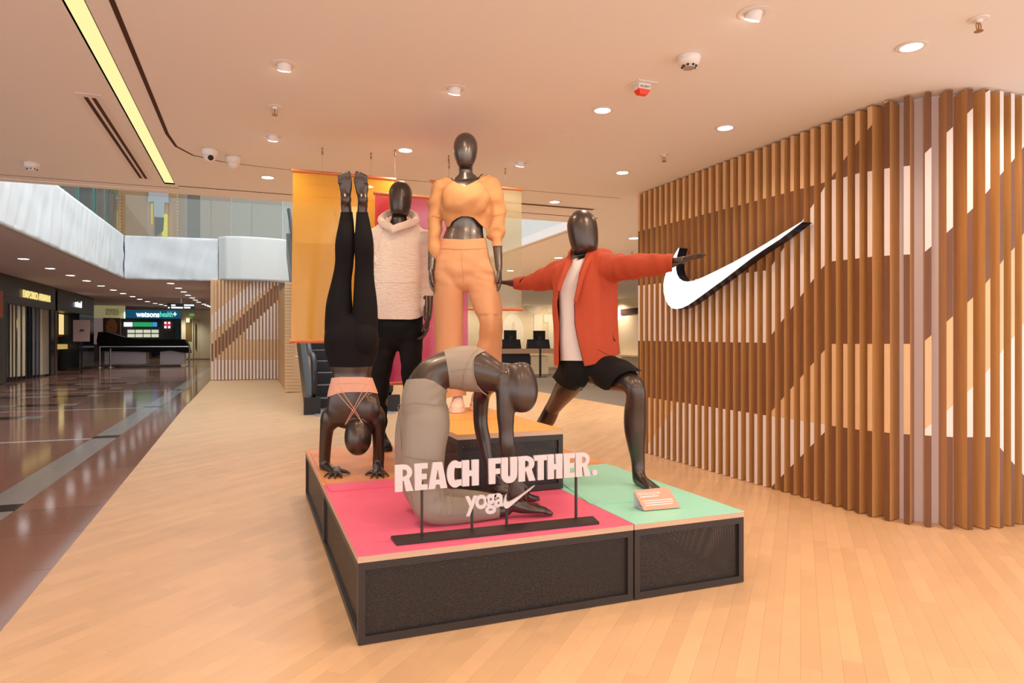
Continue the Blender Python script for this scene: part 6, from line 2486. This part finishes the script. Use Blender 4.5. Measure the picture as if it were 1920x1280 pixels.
    jm = j.build('jacket', M['jacket'], vox=.006, smooth=14)

    def jf(c):
        x, y, d = PX(c)
        a = .010 * noise.noise(Vector((c.x * 6, c.y * 6, c.z * 5)))
        if x > 1150 and y < 540:
            a += .011 * noise.noise(Vector((c.x * 17 + c.z * 6, c.y * 15, c.z * 4)))
        if x < 1045 and y < 560:
            a += .011 * noise.noise(Vector((c.x * 14, c.y * 14 + c.z * 8, c.z * 5 + 4)))
        return a
    opening = [(1068, 478), (1060, 505), (1050, 528), (1044, 548), (1043, 571), (1046, 607), (1048, 675), (1044, 710), (1101, 710), (1095, 686), (1086, 651), (1077, 607), (1075.5, 571), (1080, 547), (1086, 512), (1097, 482), (1101, 466), (1090, 455), (1074, 455)]
    lower = [(1030, 672), (1048, 684), (1050, 720), (1094, 720), (1095, 687), (1110, 684), (1130, 677), (1148, 669), (1163, 663), (1175, 655), (1210, 740), (1000, 740)]
    ja = garment('jacket', jm, M['jacket'], [[(962, 500), (1020, 470), (1068, 470), (1074, 455), (1101, 455), (1101, 467), (1264, 460), (1258, 520), (1180, 560), (1175, 655), (1163, 662.5), (1148, 669), (1130, 677), (1110, 684), (1095, 686.5), (1050, 690), (1030, 676), (1030, 560), (964, 560)]],
                 off=0, thick=.005, parent=e, label='open rust coloured zip jacket', folds=jf, front_excl=(opening,))
    # collar
    for pts in ([(1109, 463, D + .06), (1112, 470, D + .01), (1107, 480, D - .07), (1098, 500, D - .13), (1090, 522, D - .155), (1084, 545, D - .165), (1079, 565, D - .165)],
                [(1072, 482, D + .05), (1068, 484, D - .0), (1066, 492, D - .06), (1061, 505, D - .12), (1053, 525, D - .135), (1047, 545, D - .14)]):
        c = Sculpt()
        n_ = len(pts)
        c.limb([(P(*p), .024 * (1 - .55 * i / n_), .010) for i, p in enumerate(pts)], '', n=12, sub=4)
        part('collar', c.build('collar', M['jacket'], vox=.005, smooth=4), [], ja)
    bj = bvh_of(ja.data)
    zipm = mat('zip_tape', S(96, 34, 26), .6)
    drape('zip', bj, [(1083, 530), (1077, 560), (1077.5, 606), (1086.5, 651), (1095.5, 685)], .0022, zipm, ja, dflt=3.6, lift=.001)
    drape('pocket_seam', bj, [(1120, 655), (1138, 664)], .0014, zipm, ja, dflt=3.6, lift=.0005)
    drape('sleeve_seam', bj, [(1127, 480), (1124, 500), (1127, 525), (1133, 545)], .0014, M['jacket'], ja, dflt=3.6, lift=.001)
    b = MB()
    pts = []
    for (x, y) in ((1149.5, 626), (1151.5, 634), (1153.5, 637.5), (1156, 636), (1152.8, 640), (1150.4, 637)):
        dv = (P(x, y, 1) - CAM).normalized()
        h = bj.ray_cast(CAM, dv)
        pts.append((h[0] if h[0] is not None else P(x, y, D - .12)) - dv * .003)
    b.poly(pts)
    part('small_logo', b, M['dark'], ja, 'small black swoosh mark')


man_handstand()
man_hoodie()
woman()
kneeler()
warrior()
